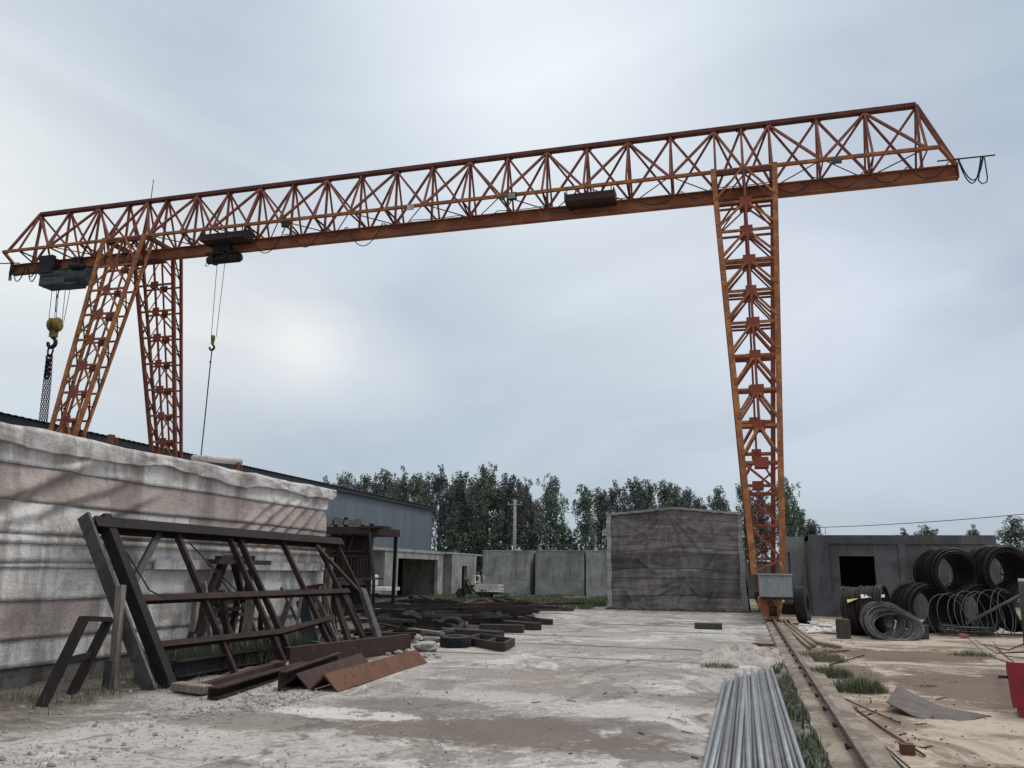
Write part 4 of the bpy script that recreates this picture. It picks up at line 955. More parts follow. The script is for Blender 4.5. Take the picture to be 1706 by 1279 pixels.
# ------------------------------------------------------------------ precast concrete modules
def panel_y(mb_, x, y0, y1, z0, z1, th=.22): mb_.box((x-th, y0, z0), (x, y1, z1))
XM = -19.5; ZM = 2.66
m1 = thing('concrete_module', 'precast concrete room module with a wide dark doorway beside the blue warehouse', 'concrete module', (XM, 48, 0))
mb = MB(); panel_y(mb, XM, 43.6, 45.5, 0, ZM); panel_y(mb, XM, 45.5, 52.1, 2.28, ZM); panel_y(mb, XM, 52.1, 53.1, 0, ZM); mb.box((XM-5, 43.6, 0), (XM-4.8, 53.1, ZM)); mb.box((XM-4.8, 43.6, 0), (XM-.22, 43.85, ZM)); mb.box((XM-4.8, 52.9, 0), (XM-.22, 53.1, ZM)); build('wall', mb, 'conc', m1)
mb = MB(); mb.box((XM-5.05, 38.4, ZM+.002), (XM+.06, 53.2, ZM+.17)); build('roof_slab', mb, 'conc', m1)
mb = MB(); mb.box((XM-4.79, 38.7, 0), (XM-2.2, 43.58, ZM)); build('side_recess', mb, 'concgreen', m1)
mb = MB(); mb.box((XM-2.9, 45.0, 0), (XM-2.8, 52.8, 2.6)); build('shade_backing', mb, 'void', m1)  # added sheet in shade colour, darkens the doorway
mb = MB(); mb.box((XM-2.6, 45.6, .0), (XM-1.4, 48.2, 1.5)); build('stored_panel', mb, 'rustred', m1)
m2 = thing('concrete_module', 'precast concrete module with a narrow slit window behind the cargo tricycle', 'concrete module', (XM, 57, 0))
mb = MB(); panel_y(mb, XM+.02, 54.9, 57.0, 0, 2.72); panel_y(mb, XM+.02, 57.0, 58.2, 1.95, 2.72); panel_y(mb, XM+.02, 58.2, 60.3, 0, 2.72); mb.box((XM-4, 54.9, 0), (XM-3.8, 60.3, 2.72)); mb.box((XM-3.8, 54.9, 0), (XM-.2, 55.1, 2.72)); build('wall', mb, 'conc', m2)
mb = MB(); mb.box((XM-4.1, 53.4, 2.724), (XM+.05, 62, 2.84)); build('roof_slab', mb, 'conc', m2)
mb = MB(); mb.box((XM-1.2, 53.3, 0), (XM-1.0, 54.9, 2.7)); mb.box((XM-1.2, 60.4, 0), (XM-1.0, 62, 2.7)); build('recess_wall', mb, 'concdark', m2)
YP = 57.0
def bigpanel(u0, u1, label, tone, dy=0, extra=0):
    a_, b_ = aty(u0, 950, YP+dy), aty(u1, 950, YP+dy); zt = aty((u0+u1)/2, 918.5, YP+dy).z
    t_ = thing('concrete_module', label, 'concrete module', ((a_.x+b_.x)/2, YP+dy, 0))
    m_ = MB(); m_.box((a_.x, YP+dy, -.1), (b_.x+extra, YP+dy+.25, zt)); m_.box((a_.x, YP+dy+.25, -.1), (a_.x+.22, YP+dy+3, zt)); m_.box((b_.x+extra-.22, YP+dy+.25, -.1), (b_.x+extra, YP+dy+3, zt))
    build('wall', m_, tone, t_)
    m_ = MB(); m_.box((a_.x-.02, YP+dy-.04, zt+.002), (b_.x+extra+.02, YP+dy+3, zt+.09)); build('roof_slab', m_, tone, t_)
    return t_
bigpanel(804, 882, 'pale grey streaked concrete module right of the cargo tricycle', 'conc')
bigpanel(892, 973, 'green-tinged streaked concrete module in the middle of the far row', 'concgreen', .1)
bigpanel(976, 1012, 'concrete module at the right of the far row running behind the canvas tent', 'conc', .15, 1.2)
mb = MB(); a_ = aty(882, 950, YP+1.2); mb.box((a_.x-.2, YP+1.2, 0), (a_.x+.6, YP+1.4, 2.9)); solo('concrete_slab', mb, 'concdark', 'dark slab set back in the gap right of the pale concrete module', 'slab', (a_.x, YP+1.2, 0))
mb = MB(); mb.box((-1.5, 60, 0), (2.5, 63, 2.4)); solo('concrete_block', mb, 'concdark', 'dark concrete block seen in the gap between canvas tent and crane leg', 'concrete block', (0, 60, 0), bevel=.02)
# right module
XA, XB, YA = 2.62, 9.5, 36.2; ZR = 3.22
m3 = thing('concrete_module', 'dark concrete room module with a square window hole behind the wire coils', 'concrete module', (XA, YA, 0))
wa, wb = aty(1398, 926, YA), aty(1462, 986, YA)
mb = MB()
def wallx(x0, x1, z0, z1, y0=YA+.07, th=.2): mb.box((x0, y0, z0), (x1, y0+th, z1))
wallx(XA, wa.x, -.1, ZR-.3); wallx(wa.x, wb.x, wa.z, ZR-.3); wallx(wa.x, wb.x, -.1, wb.z); wallx(wb.x, XB, -.1, ZR-.3)
mb.box((XA, YA, ZR-.34), (XB, YA+.3, ZR))
for x0, x1 in ((XA, XA+.75), (aty(1500, 950, YA).x, aty(1512, 950, YA).x), (XB-.35, XB)): mb.box((x0-.003, YA+.003, -.1), (x1, YA+.09, ZR-.342))
mb.box((XA, YA+.27, -.1), (XA+.2, YA+2.6, ZR-.004)); mb.box((XB-.2, YA+.27, -.1), (XB, YA+2.6, ZR-.004)); mb.box((XA+.2, YA+2.4, -.1), (XB-.2, YA+2.6, ZR-.004))
build('wall', mb, 'concdark', m3)
mb = MB(); mb.box((XA+.25, YA+1.6, 0), (XB-.25, YA+1.65, 2.9)); build('shade_backing', mb, 'void', m3)  # added sheet in shade colour behind the window hole
mb = MB(); mb.box((XA, YA+.3, ZR-.2), (XB, YA+2.6, ZR-.002)); build('roof_slab', mb, 'concdark', m3)
m4 = thing('concrete_module', 'greenish concrete module with a slit window just right of the crane leg', 'concrete module', (2.1, 39.2, 0))
x0 = aty(1310, 950, 39.2).x; s0, s1 = aty(1312, 920, 39.2), aty(1318, 960, 39.2)
mb = MB(); mb.box((x0, 39.2, -.1), (s0.x, 39.4, 3.2)); mb.box((s0.x, 39.2, s0.z), (s1.x, 39.4, 3.2)); mb.box((s0.x, 39.2, -.1), (s1.x, 39.4, s1.z)); mb.box((s1.x, 39.2, -.1), (8, 39.4, 3.2)); mb.box((x0, 39.4, -.1), (x0+.2, 43, 3.2)); build('wall', mb, 'concgreen', m4)
mb = MB(); mb.box((x0, 39.2, 3.202), (8, 43, 3.28)); build('roof_slab', mb, 'concgreen', m4)

# ------------------------------------------------------------------ canvas tent
YT = 38.2; XT0, XT1 = -5.95, -.12; ZE, ZA = 4.22, 4.50
tn = thing('canvas_tent', 'grey patched canvas tent with a low gable standing at the end of the yard', 'tent', ((XT0+XT1)/2, YT, 0))
rs = random.Random(5)
rows = [0, .62, 1.42, 1.78, 2.46, 2.64, 3.30, 3.92, 4.6]
pal = {}
for i in range(len(rows)): 
    for j in range(6): pal[i, j] = rs.choice((0, 0, 0, 3, 4, 0))

splits = [[0]+sorted(rs.uniform(.1, .9) for _ in range(rs.choice((0, 0, 1, 1))))+[1.01] for _ in rows]
def tz(u): return ZE+(ZA-ZE)*(1-abs(2*u-1.04)) if 0 <= u <= 1 else ZE
fold_ = [(2.75, 4.25, a_, l_, k_) for a_, l_, k_ in ((-148, 2.6, .07), (-128, 2.9, .09), (-112, 2.4, .07), (-97, 3.4, .06), (-82, 3.6, .08), (-66, 2.8, .09), (-50, 3.0, .08), (-35, 2.6, .06))]
fold_ += [(4.6, 4.1, a_, l_, k_) for a_, l_, k_ in ((-155, 1.4, .06), (-120, 1.7, .07), (-75, 1.5, .06))]+[(3.5, 1.25, a_, l_, k_) for a_, l_, k_ in ((-158, 2.2, .06), (-118, 1.3, .09), (-48, 1.4, .07))]+[(1.2, 2.3, -40, 1.5, .08), (5.2, 2.6, -128, 1.6, .08), (2.0, 1.9, -105, 1.3, .06)]+[(.4, 4.0, -30, 2.2, .06), (5.6, 4.0, -140, 2.0, .06), (.6, 1.0, -60, 1.1, .07), (4.9, 1.1, -110, 1.2, .08), (1.5, 1.2, -75, 1.2, .06)]
def tent_y(x, z_):
    d_ = .05*fbm(x*.6, z_*.8, 2)+.02*fbm(x*.5, z_*5, 6)
    for fx, fz, a_, l_, k_ in fold_:
        k_ *= .95
        ca, sa = cos(radians(a_)), sin(radians(a_)); along = (x-fx)*ca+(z_-fz)*sa
        if along < 0 or along > l_*1.1: continue
        e_ = (-(x-fx)*sa+(z_-fz)*ca)+.10*noise.noise(V((x*1.1, z_*1.1, a_))); w_ = .05+.09*along/l_
        f_ = sin(pi*min(1, along/l_*.95+.05)); d_ += k_*f_*(exp(-((e_-w_*.6)/w_)**2)-.8*exp(-((e_+w_*.6)/w_)**2))
    return d_+.12*exp(-((z_-.05)/.2)**2)*(.6+fbm(x*2, 1))
for i in range(len(rows)-1):
    z0, z1 = rows[i], min(rows[i+1], 4.3)
    if z0 >= z1: continue
    n_ = max(4, int((z1-z0)/.045)); NX = 170; mb = MB()
    for k in range(-1, n_+1):
        t_ = max(0, k)/n_
        for q in range(NX+1):
            u = q/NX; x = 6*u; sg = lambda j: .09*fbm(x*.45, j*2.7, 3)+.02*fbm(x*2, j, 1) if 0 < j < len(rows)-1 and rows[j] < 4.2 else 0.0
            z_ = z0-.03*(i > 0)+(z1-z0+.05)*t_+sg(i)*(1-t_)+sg(i+1)*t_; zz = z_/4.3*tz(u)
            y = YT-tent_y(x, z_)-.010*(1-t_)**2
            if k == -1: y += .025
            mb.v.append(V((XT0+(XT1-XT0)*u, y, max(-.02, min(zz, tz(u)+.03)))))
    for j in range(n_+1):
        for q in range(NX):
            a_ = j*(NX+1)+q; u = (q+.5)/NX; mi = 0
            for sj in range(len(splits[i])-1):
                if splits[i][sj] <= u < splits[i][sj+1]: mi = pal[i, sj]
            if i == 4 and .62 < u < .80: mi = 2
            if i == 3 and u < .30: mi = 1
            mb.f.append([a_, a_+1, a_+NX+2, a_+NX+1]); mb.sm.append(j > 0); mb.m.append(mi)
    build('canvas_strip', mb, ['tent1', 'tent2', 'tent3', 'tent4', 'tent5'], tn)
mb = MB(); mb.grid(40, 60, lambda u, v_: (XT1+.02+.28*(1-v_)**1.5+.06*fbm(u*5, v_*6), YT+u*7, v_*ZE)); mb.grid(10, 10, lambda u, v_: (XT0, YT+u*7, v_*ZE)); mb.box((XT0, YT+6.9, 0), (XT1, YT+7, ZE)); build('side_canvas', mb, ['tent2'], tn)
mb = MB(); mb.grid(40, 20, lambda u, v_: (XT0-.08+(XT1-XT0+.16)*u, YT-.12+7.2*v_, tz(u)+.05+.02*fbm(u*9, v_*9))); build('roof_canvas', mb, 'tenttrim', tn)
mb = MB()
for i in range(40):
    u0, u1 = i/40, (i+1)/40; x0_, x1_ = XT0-.1+(XT1-XT0+.2)*u0, XT0-.1+(XT1-XT0+.2)*u1
    mb.bar((x0_, YT-.12, tz(u0)+.01+.012*sin(i*1.7)), (x1_, YT-.12, tz(u1)+.01+.012*sin((i+1)*1.7)), .06, .10)
mb.grid(3, 60, lambda u, v_: (XT0-.08+.2*u+.02*sin(v_*20), YT-.10-.03*sin(u*3), v_*ZE)); build('edge_flap', mb, 'tenttrim', tn)
mb = MB(); mb.grid(4, 60, lambda u, v_: (XT1-.06+(.16+.12*(1-v_))*u+.02*sin(v_*16), YT-.07+.03*sin(u*3), v_*ZE)); build('corner_flap', mb, 'tent3', tn)
mb = MB()
for k in range(46):
    p = V((XT0-.15+(XT1-XT0+.4)*R(), YT-.18-.15*R(), .03)); mb.rock(p, U(.08, .2), k, 1, .6)
o = build('tent_skirt', mb, 'tent2', tn)

# ------------------------------------------------------------------ wire coils on the right
def coil(c, axis, ro, ri, L_, mat, label, seed, loose=14, tags=False, mat2='wire'):
    rs_ = random.Random(seed); c = V(c); ax = V(axis).normalized()
    t_ = thing('wire_coil', label, 'wire coil', (c.x, c.y, c.z-ro), 'coils of steel wire rod beside the concrete module')
    pr_ = []; n_ = 34
    for k in range(n_+1): h_ = -L_/2+L_*k/n_; pr_.append((ro-.015-.02*rs_.random()-(.05 if k in (0, n_) else 0), h_)); pr_.append((ro-.035-.03*rs_.random(), h_+L_/n_*.5)) if k < n_ else None
    for k in range(n_, -1, -1): h_ = -L_/2+L_*k/n_; pr_.append((ri+.01*rs_.random()+(.04 if k in (0, n_) else 0), h_))
    m_ = MB(); m_.lathe(c, ax, pr_, 56, smooth=False); build('coil_body', m_, mat, t_)
    m_ = MB(); u_ = V((0, 0, 1)); u_ = (u_-ax*u_.dot(ax)).normalized(); w__ = ax.cross(u_)
    for k in range(loose):
        h_ = rs_.uniform(-L_/2-.05, L_/2+.03); r_ = ro+rs_.uniform(-.03, .03); ph = rs_.uniform(-.12, .12); ph2 = rs_.uniform(-.12, .12)
        if k < loose*.5: h_ = -L_/2-rs_.uniform(-.02, .05); r_ = rs_.uniform(ri+.02, ro)
        m_.tube([c+ax*(h_+r_*(ph*cos(a_)+ph2*sin(a_))*.5)+(u_*cos(a_)+w__*sin(a_))*r_ for a_ in [2*pi*j/40 for j in range(40)]], .013, 4, closed=True)
    build('loose_strand', m_, mat2, t_); 
    return t_
ax = (-.30, .95, 0)
RO, RI, LC = .71, .52, 1.15
def C(u, v_, y): return aty(u, v_, y)
cy = 27.2
coil(C(1552, 1013, cy)+V((-.17, .55, 0)), ax, RO, RI, LC, 'coil', 'dark wire coil in the bottom row under the left upper coil', 1)
coil(C(1636, 1014, cy)+V((-.17, .55, 0)), ax, RO, RI, LC, 'coil', 'dark wire coil in the bottom row behind the tangled loops', 2)
coil(C(1722, 1012, cy)+V((-.17, .55, 0)), ax, RO, RI, LC, 'coil', 'dark wire coil in the bottom row cut by the right picture edge', 3)
coil(C(1593, 955, cy)+V((-.17, .55, 0)), ax, .73, .53, LC, 'coil', 'dark wire coil resting left in the upper row', 4)
coil(C(1681, 953, cy)+V((-.17, .55, 0)), ax, .75, .54, LC, 'coil', 'dark wire coil resting right in the upper row with a pale tag', 5)
p = C(1700, 967, cy-.05); mb = MB(); mb.box((p.x-.06, p.y-.01, p.z-.04), (p.x+.14, p.y+.01, p.z+.06)); solo('paper_tag', mb, 'paper', 'white paper tag on the right upper wire coil', 'tag', p)
bc = C(1447, 1027, 25.3); T = coil(V((bc.x, 25.6, .66)), (-.93, .36, -.08), .68, .45, .95, 'coilbrown', 'brown rusty wire coil at the left of the coils with paper tags on top', 6, 24)
for u_, v_, w_, h_, m_ in ((1421, 1001, .14, .05, 'yellowtag'), (1445, 993, .16, .06, 'paper'), (1470, 993, .07, .05, 'paper')):
    p = aty(u_, v_, 25.0); mb = MB(); mb.add([p+V((-w_, 0, -h_)), p+V((w_, 0, -h_*(.4 if m_ == 'paper' else -1.5))), p+V((w_, .12, h_)), p+V((-w_, .12, h_*.6)), p+V((-w_, .02, -h_)), p+V((w_, .02, -h_*(.4 if m_ == 'paper' else -1.5))), p+V((w_, .14, h_)), p+V((-w_, .14, h_*.6))], [(0, 1, 2, 3), (7, 6, 5, 4), (0, 4, 5, 1), (1, 5, 6, 2), (2, 6, 7, 3), (3, 7, 4, 0)])
    build('paper_tag', mb, m_, T)
# loose grey bundle slumped in front of it
mb = MB(); rs = random.Random(8)
fc = gp(1499, 1066); bc2 = V((fc.x-.36, fc.y+.75, .46))
for k in range(75):
    s_ = rs.random()**1.3; c_ = lerp(V((fc.x, fc.y+.25, .30)), bc2, s_); r_ = .66-.15*s_+rs.uniform(-.10, .07)
    tilt = .95-.75*s_+rs.gauss(0, .06); a1 = V((1, .12+.3*s_+rs.gauss(0, .05), rs.gauss(0, .05))).normalized(); a2 = V((0, sin(tilt), cos(tilt)*.9)); 
    mb.tube([V((q.x, q.y, max(.015, q.z))) for q in [c_+(a1*cos(a_)+a2*sin(a_))*r_ for a_ in [2*pi*j/40 for j in range(40)]]], .012, 4, closed=True)
solo('wire_bundle', mb, 'wirelight', 'loose grey wire bundle slumped open in front of the brown coil', 'wire bundle', fc)
mb = MB(); p = gp(1541, 1065); mb.box((p.x-.10, p.y-.05, .0), (p.x+.10, p.y+.2, .32)); mb.box((p.x-.12, p.y-.07, .322), (p.x+.12, p.y+.22, .36)); solo('metal_stub', mb, 'greysteel', 'small grey metal stub post at the right of the slumped wire bundle', 'stub post', p)
# tangled open loops
mb = MB(); fc = gp(1612, 1060)
for k in range(9):
    s_ = k/8; c_ = V((fc.x-.45+1.7*s_, fc.y+.1+.25*s_, .50+.14*s_)); r_ = .60+.14*rs.random()
    tw_ = .5+rs.uniform(-.2, .2)+.35*s_
    a1 = V((cos(tw_), sin(tw_)*.8, .0)); a2 = V((.12*rs.uniform(-1, 1), .35, 1)).normalized()
    mb.tube([V((q.x, q.y, max(.015, q.z))) for q in [c_+(a1*cos(a_)*.9+a2*sin(a_))*r_ for a_ in [2*pi*j/44 for j in range(44)]]], .012, 4, closed=True)
for k in range(12):
    r_ = .62+.1*rs.random(); mb.tube([V((fc.x+.05+rs.uniform(-.03, .03)+r_*cos(a_), fc.y+.35+r_*.8*sin(a_), .03+.02*k+.04*sin(a_+k))) for a_ in [2*pi*j/36 for j in range(36)]], .012, 4, closed=True)
solo('wire_tangle', mb, 'wirelight', 'tangled open wire loops lying before the bottom row of coils', 'wire tangle', fc)
mb = MB(); mb.tube([aty(1610, 1039, 25.6), aty(1660, 1012, 25.2), aty(1712, 985, 24.8)], .035, 6); solo('steel_rod', mb, 'wirelight', 'slanting rod resting across the tangled wire loops', 'rod', aty(1610, 1039, 23.6))
# long loose wires springing out beside the red bin
mb = MB()
for pts in ([(1612, 1062), (1640, 1088), (1668, 1100), (1692, 1106)], [(1655, 1070), (1672, 1090), (1690, 1104)], [(1625, 1066), (1660, 1088), (1706, 1086)], [(1660, 1090), (1700, 1096), (1712, 1096)], [(1640, 1074), (1680, 1083), (1712, 1070)]):
    P = [aty(u_, v_, 22-1.0*i*(9.5/max(1, len(pts)-1))) for i, (u_, v_) in enumerate(pts)]
    Q = []
    for i in range(len(P)-1):
        for k in range(4): Q.append(lerp(P[i], P[i+1], k/4))
    Q.append(P[-1]); Q = [V((q.x, q.y, max(.02, q.z))) for q in Q]
    mb.tube(Q, .011, 4)
solo('loose_wire', mb, 'wire', 'thin dark wires springing from the ground towards the red bin', 'wire', gp(1640, 1090))
mb = MB(); p = aty(1708, 1010, 23.5); mb.cyl((p.x+.0, 23.5, 0), (p.x+.05, 23.5, p.z+.6), .14, 12); solo('mossy_post', mb, 'blockdark', 'mossy round post at the right picture edge before the coils', 'post', (p.x, 23.5, 0))
p = gp(1407, 1064); mb = MB(); mb.box((p.x-.17, p.y, -.02), (p.x+.17, p.y+.3, .50)); solo('concrete_stub', mb, 'blockdark', 'mossy square concrete stub left of the brown wire coil', 'concrete block', p, bevel=.03)
p = gp(1605, 1063); mb = MB(); mb.box((-.10, -.06, 0), (.12, .06, .11)); o = solo('broken_brick', mb, 'brick', 'pink broken brick on the ground before the tangled wire loops', 'brick'); o.location = (p.x, p.y, 0); o.rotation_euler = (.2, .15, .6)

# tyre leaning by the crane foot
tyre('tyre', V((1.86, 30.35, .62)), (.97, -.22, .05), .62, .30, .36, 'large black tyre standing upright beside the crane end truck')
# red bin
rb = thing('red_bin', 'red steel bin on short feet at the right picture edge', 'bin', (3.6, 11.9, 0))
mb = MB(); x0, x1, y0, y1 = 2.97, 3.95, 11.5, 12.1; hb_ = .50
def binrot(m_):
    a_ = -radians(13.5)
    for q in m_.v: dx, dy = q.x-x0, q.y-y0; q.x = x0+dx*cos(a_)-dy*sin(a_); q.y = y0+dx*sin(a_)+dy*cos(a_)
    return m_
mb.add([(x0+.02, y0+.04, .10), (x1-.02, y0+.04, .10), (x1-.02, y1-.05, .10), (x0+.02, y1-.05, .10), (x0, y0, .62), (x1, y0, .62), (x1, y1, hb_), (x0, y1, hb_),
        (x0+.02, y0+.02, .62), (x1-.02, y0+.02, .62), (x1-.02, y1-.02, hb_), (x0+.02, y1-.02, hb_), (x0+.05, y0+.06, .14), (x1-.05, y0+.06, .14), (x1-.05, y1-.06, .14), (x0+.05, y1-.06, .14)],
       [(0, 3, 2, 1), (0, 1, 5, 4), (1, 2, 6, 5), (2, 3, 7, 6), (3, 0, 4, 7), (4, 5, 9, 8), (5, 6, 10, 9), (6, 7, 11, 10), (7, 4, 8, 11), (8, 9, 13, 12), (9, 10, 14, 13), (10, 11, 15, 14), (11, 8, 12, 15), (12, 13, 14, 15)])
build('bin_body', binrot(mb), 'redbin', rb)
for xx in (x0+.07, x1-.2):
    for yy in (y0+.05, y1-.15): mb = MB(); mb.box((xx, yy, 0), (xx+.1, yy+.1, .10)); build('foot', binrot(mb), 'redbin', rb)
mb = MB(); mb.box((x0-.10, y0+.1, .42), (x0+.02, y0+.15, .45)); build('peg_handle', binrot(mb), 'brownsteel', rb)

# curled rubber sheet
mb = MB(); P0, P1, P2, P3 = gp(1478, 1186), gp(1570, 1208), gp(1652, 1194), gp(1500, 1165)
def rsheet(u, v_):
    near = lerp(P0, P1, min(1, u*1.6)) if u < .625 else lerp(P1, P2, (u-.625)/.375)
    far_ = lerp(P3+V((0, .05, 0)), P2, u**.9)
    p_ = lerp(near, far_, v_); k = max(0, 1-u*2.2)
    return (p_.x, p_.y,   .012+.13*k**1.5*(.75+.5*v_)+.02*fbm(p_.x*2, p_.y*2)*(1-u))
mb.grid(50, 16, rsheet)
o = solo('rubber_sheet', mb, 'sheet', 'dark grey curled rubber sheet lying on the sandy ground', 'sheet', gp(1550, 1190)); md = o.modifiers.new('thick', 'SOLIDIFY'); md.thickness = .012
# rebar bundle and thin rods on the right
rs = random.Random(21)
for k in range(16):
    a_ = gp(1432+rs.uniform(-3, 10), 1222+rs.uniform(-2, 10)); b_ = gp(1476+k*4.2+rs.uniform(-3, 3), 1310); zz = .02+rs.choice((0, .016, .032))
    mb = MB(); mid_ = lerp(a_, b_, .5)+V((rs.uniform(-.02, .02), 0, 0)); mb.tube([V((a_.x, a_.y, zz+.01)), V((mid_.x, mid_.y, zz)), V((b_.x, b_.y, zz))], .0085, 6)
    solo('thin_rod', mb, rs.choice(('darksteel', 'wire', 'greysteel')), 'thin dark steel rod in the sheaf at the bottom right beside the rail footing', 'rod', (a_.x, a_.y, 0), 'sheaf of thin rods beside the rail footing')
def rod(pts, r_, mat, label, z_=.02):
    mb_ = MB(); P = [gp(*p_) for p_ in pts]; mb_.tube([V((q.x, q.y, z_+gz(q.x, q.y)*.5)) for q in P], r_, 6); return solo('long_rod', mb_, mat, label, 'rod', P[0])
rod([(1398, 1163), (1470, 1216), (1541, 1262)], .012, 'rust', 'long rusty rod lying slantwise from the rail footing to the sandy ground')
rod([(1404, 1166), (1450, 1188), (1500, 1210)], .011, 'rust', 'shorter rusty rod forking from the long one', .03)
rod([(1330, 1094), (1352, 1090), (1415, 1085)], .012, 'brownsteel', 'dark bent rod beside the rail near the weeds')
rod([(1382, 1110), (1420, 1098), (1440, 1092)], .012, 'brownsteel', 'brown twig-like rod behind the middle weed clump')
# pale boards along the rail footing
for pa, pb, w_, label in (((1392, 1180), (1408, 1222), .07, 'narrow pale lath lying along the rail footing'), ((1397, 1215), (1465, 1290), .10, 'pale weathered board beside the thin rod sheaf')):
    mb = MB(); a_, b_ = gp(*pa), gp(*pb); mb.bar(V((a_.x, a_.y, .05)), V((b_.x, b_.y, .05)), w_, .04); solo('timber_board', mb, 'timber', label, 'board', a_)
p = gp(1514, 1258); mb = MB(); mb.box((p.x-.06, p.y, 0), (p.x+.06, p.y+.12, .09)); solo('timber_offcut', mb, 'rust', 'small brown block at the end of the long rusty rod', 'block', p)
# hoses by the rail
for k, (pts, m_) in enumerate((([(1300, 1040), (1322, 1058), (1340, 1075), (1350, 1083)], 'hose'), ([(1306, 1038), (1330, 1058), (1348, 1073), (1358, 1080)], 'hose'), ([(1312, 1037), (1340, 1060), (1362, 1074), (1400, 1082)], 'hose'))):
    mb = MB(); P = [gp(*p_) for p_ in pts]; mb.tube([V((q.x, q.y, .06)) for q in P], .04, 8)
    solo('hose_pipe', mb, m_, ('yellowish hose lying nearest the crane rail', 'yellowish hose between two others beside the rail', 'yellowish hose farthest from the crane rail')[k], 'hose', P[0])
mb = MB(); rs = random.Random(31)
for k in range(150):
    p = gp(rs.uniform(1332, 1398), rs.uniform(1040, 1056)); a_ = rs.uniform(0, pi); r_ = rs.uniform(.04, .13); d_ = V((cos(a_), sin(a_), rs.uniform(-.1, .3)))*r_; e_ = V((-sin(a_), cos(a_), rs.uniform(-.2, .3)))*r_*.6
    q_ = p+V((0, 0, rs.uniform(.02, .10))); mb.add([q_-d_-e_, q_+d_-e_, q_+d_+e_, q_-d_+e_], [(0, 1, 2, 3)])
o = build('plastic_scraps', mb, 'white'); o['kind'] = 'stuff'; tag(o, 'white plastic scraps strewn at the foot of the concrete module', 'scraps')

# ------------------------------------------------------------------ scaffold tubes
rs = random.Random(2)
tubeg = 'scaffold tubes laid side by side along the rail'
for k in range(25):
    top = k >= 18; i = k-18 if top else k
    s_ = (i+.5)/18 if not top else (i*2.3+1.6)/18
    xa = -.44+.86*s_; xb = -.36+.74*s_; yb = 13.2+1.9*s_+rs.uniform(-.35, .35)
    if k in (0, 1, 2): yb -= .1*k
    zz = .030+(.046 if top else 0)+.006
    a_, b_ = V((xa+rs.uniform(-.008, .008), 5.2, zz)), V((xb+rs.uniform(-.012, .012), yb, zz+.01))
    if top: b_.x += rs.uniform(-.05, .05)
    d_ = b_-a_; mb = MB(); mb.lathe(a_, d_, [(.0245, 0), (.0245, d_.length), (.021, d_.length), (.021, 0)], 14)
    solo('scaffold_tube', mb, rs.choice(('pipe', 'pipe2', 'pipe3')), 'grey galvanised scaffold tube in the long bundle left of the crane rail', 'tube', (b_.x, b_.y, 0), tubeg)

# plastic film heap, dark block, small bits
mb = MB(); c_ = gp(1240, 1094)
def heap(u, v_):
    x = c_.x-1.0+1.75*u; y = c_.y-1.9+4.0*v_; e = max(0, 1-((u-.58)/.5)**2)*max(0, 1-((v_-.5)/.5)**2)
    n_ = 1-abs(noise.noise(V((x*2.1+.5*noise.noise(V((x*2, y*2, 1))), y*1.1, 1)))); m_ = 1-abs(noise.noise(V((x*4.5+y*1.5, y*2.2-x, 4))))
    return (x+.10*noise.noise(V((y*2, x*3, 1))), y+.15*noise.noise(V((x*3, y*2, 7))), -.03+e**.6*(.04+.13*n_**2+.09*m_**3))
mb.grid(110, 110, heap)
solo('plastic_film', mb, 'film', 'crumpled dusty plastic film heaped beside the crane rail', 'plastic sheet', c_)
p = gp(1180, 1048); mb = MB(); mb.box((p.x-.40, p.y, .0), (p.x+.40, p.y+.32, .17)); solo('timber_block', mb, 'blockdark', 'dark squared block lying alone on the pale concrete before the tent', 'block', p, bevel=.015)
a_, b_ = gp(1258, 1086), gp(1285, 1092); mb = MB(); mb.bar(a_+V((0, 0, .16)), b_+V((0, 0, .20)), .16, .05); solo('rusty_plate', mb, 'rust', 'rusty plate lying on top of the crumpled plastic film', 'plate', a_)

# ------------------------------------------------------------------ cargo tricycle
tc = gp(805, 998); s_ = .0
tr = thing('cargo_tricycle', 'white three-wheeled cargo tricycle parked before the slit-window module', 'tricycle', tc)
yt_ = tc.y
def T_(u, v_, dy=0): return aty(u, v_, yt_+dy)
zb_ = T_(800, 984).z
xa, xb = T_(797, 980).x, T_(834, 980).x
mb = MB(); mb.box((xa, yt_-.55, zb_-.05), (xb, yt_+.65, zb_)); 
for z0, z1 in ((zb_+.05, zb_+.18), (zb_+.24, zb_+.38)): mb.box((xa, yt_-.58, z0), (xb, yt_-.55, z1)); mb.box((xa, yt_+.62, z0), (xb, yt_+.65, z1)); mb.box((xb-.03, yt_-.55, z0), (xb, yt_+.62, z1))
for k in range(6): xx = xa+(xb-xa-.05)*k/5; mb.box((xx, yt_-.60, zb_-.02), (xx+.05, yt_-.58, zb_+.42))
build('cargo_bed', mb, 'white', tr)
mb = MB()
xg = T_(793, 970).x
for yy in (-.4, .45): mb.tube([V((xg+.1, yt_+yy, zb_-.1)), V((xg+.05, yt_+yy, zb_+.85)), V((xg+.35, yt_+yy, zb_+.85)), V((xg+.38, yt_+yy, zb_+.35))], .035, 6)
mb.tube([V((xg+.05, yt_-.4, zb_+.85)), V((xg+.05, yt_+.45, zb_+.85))], .035, 6); mb.tube([V((xg+.05, yt_-.4, zb_+.5)), V((xg+.05, yt_+.45, zb_+.5))], .03, 6)
build('guard_frame', mb, 'white', tr)
xw = T_(768, 990).x; xr = T_(809, 990).x
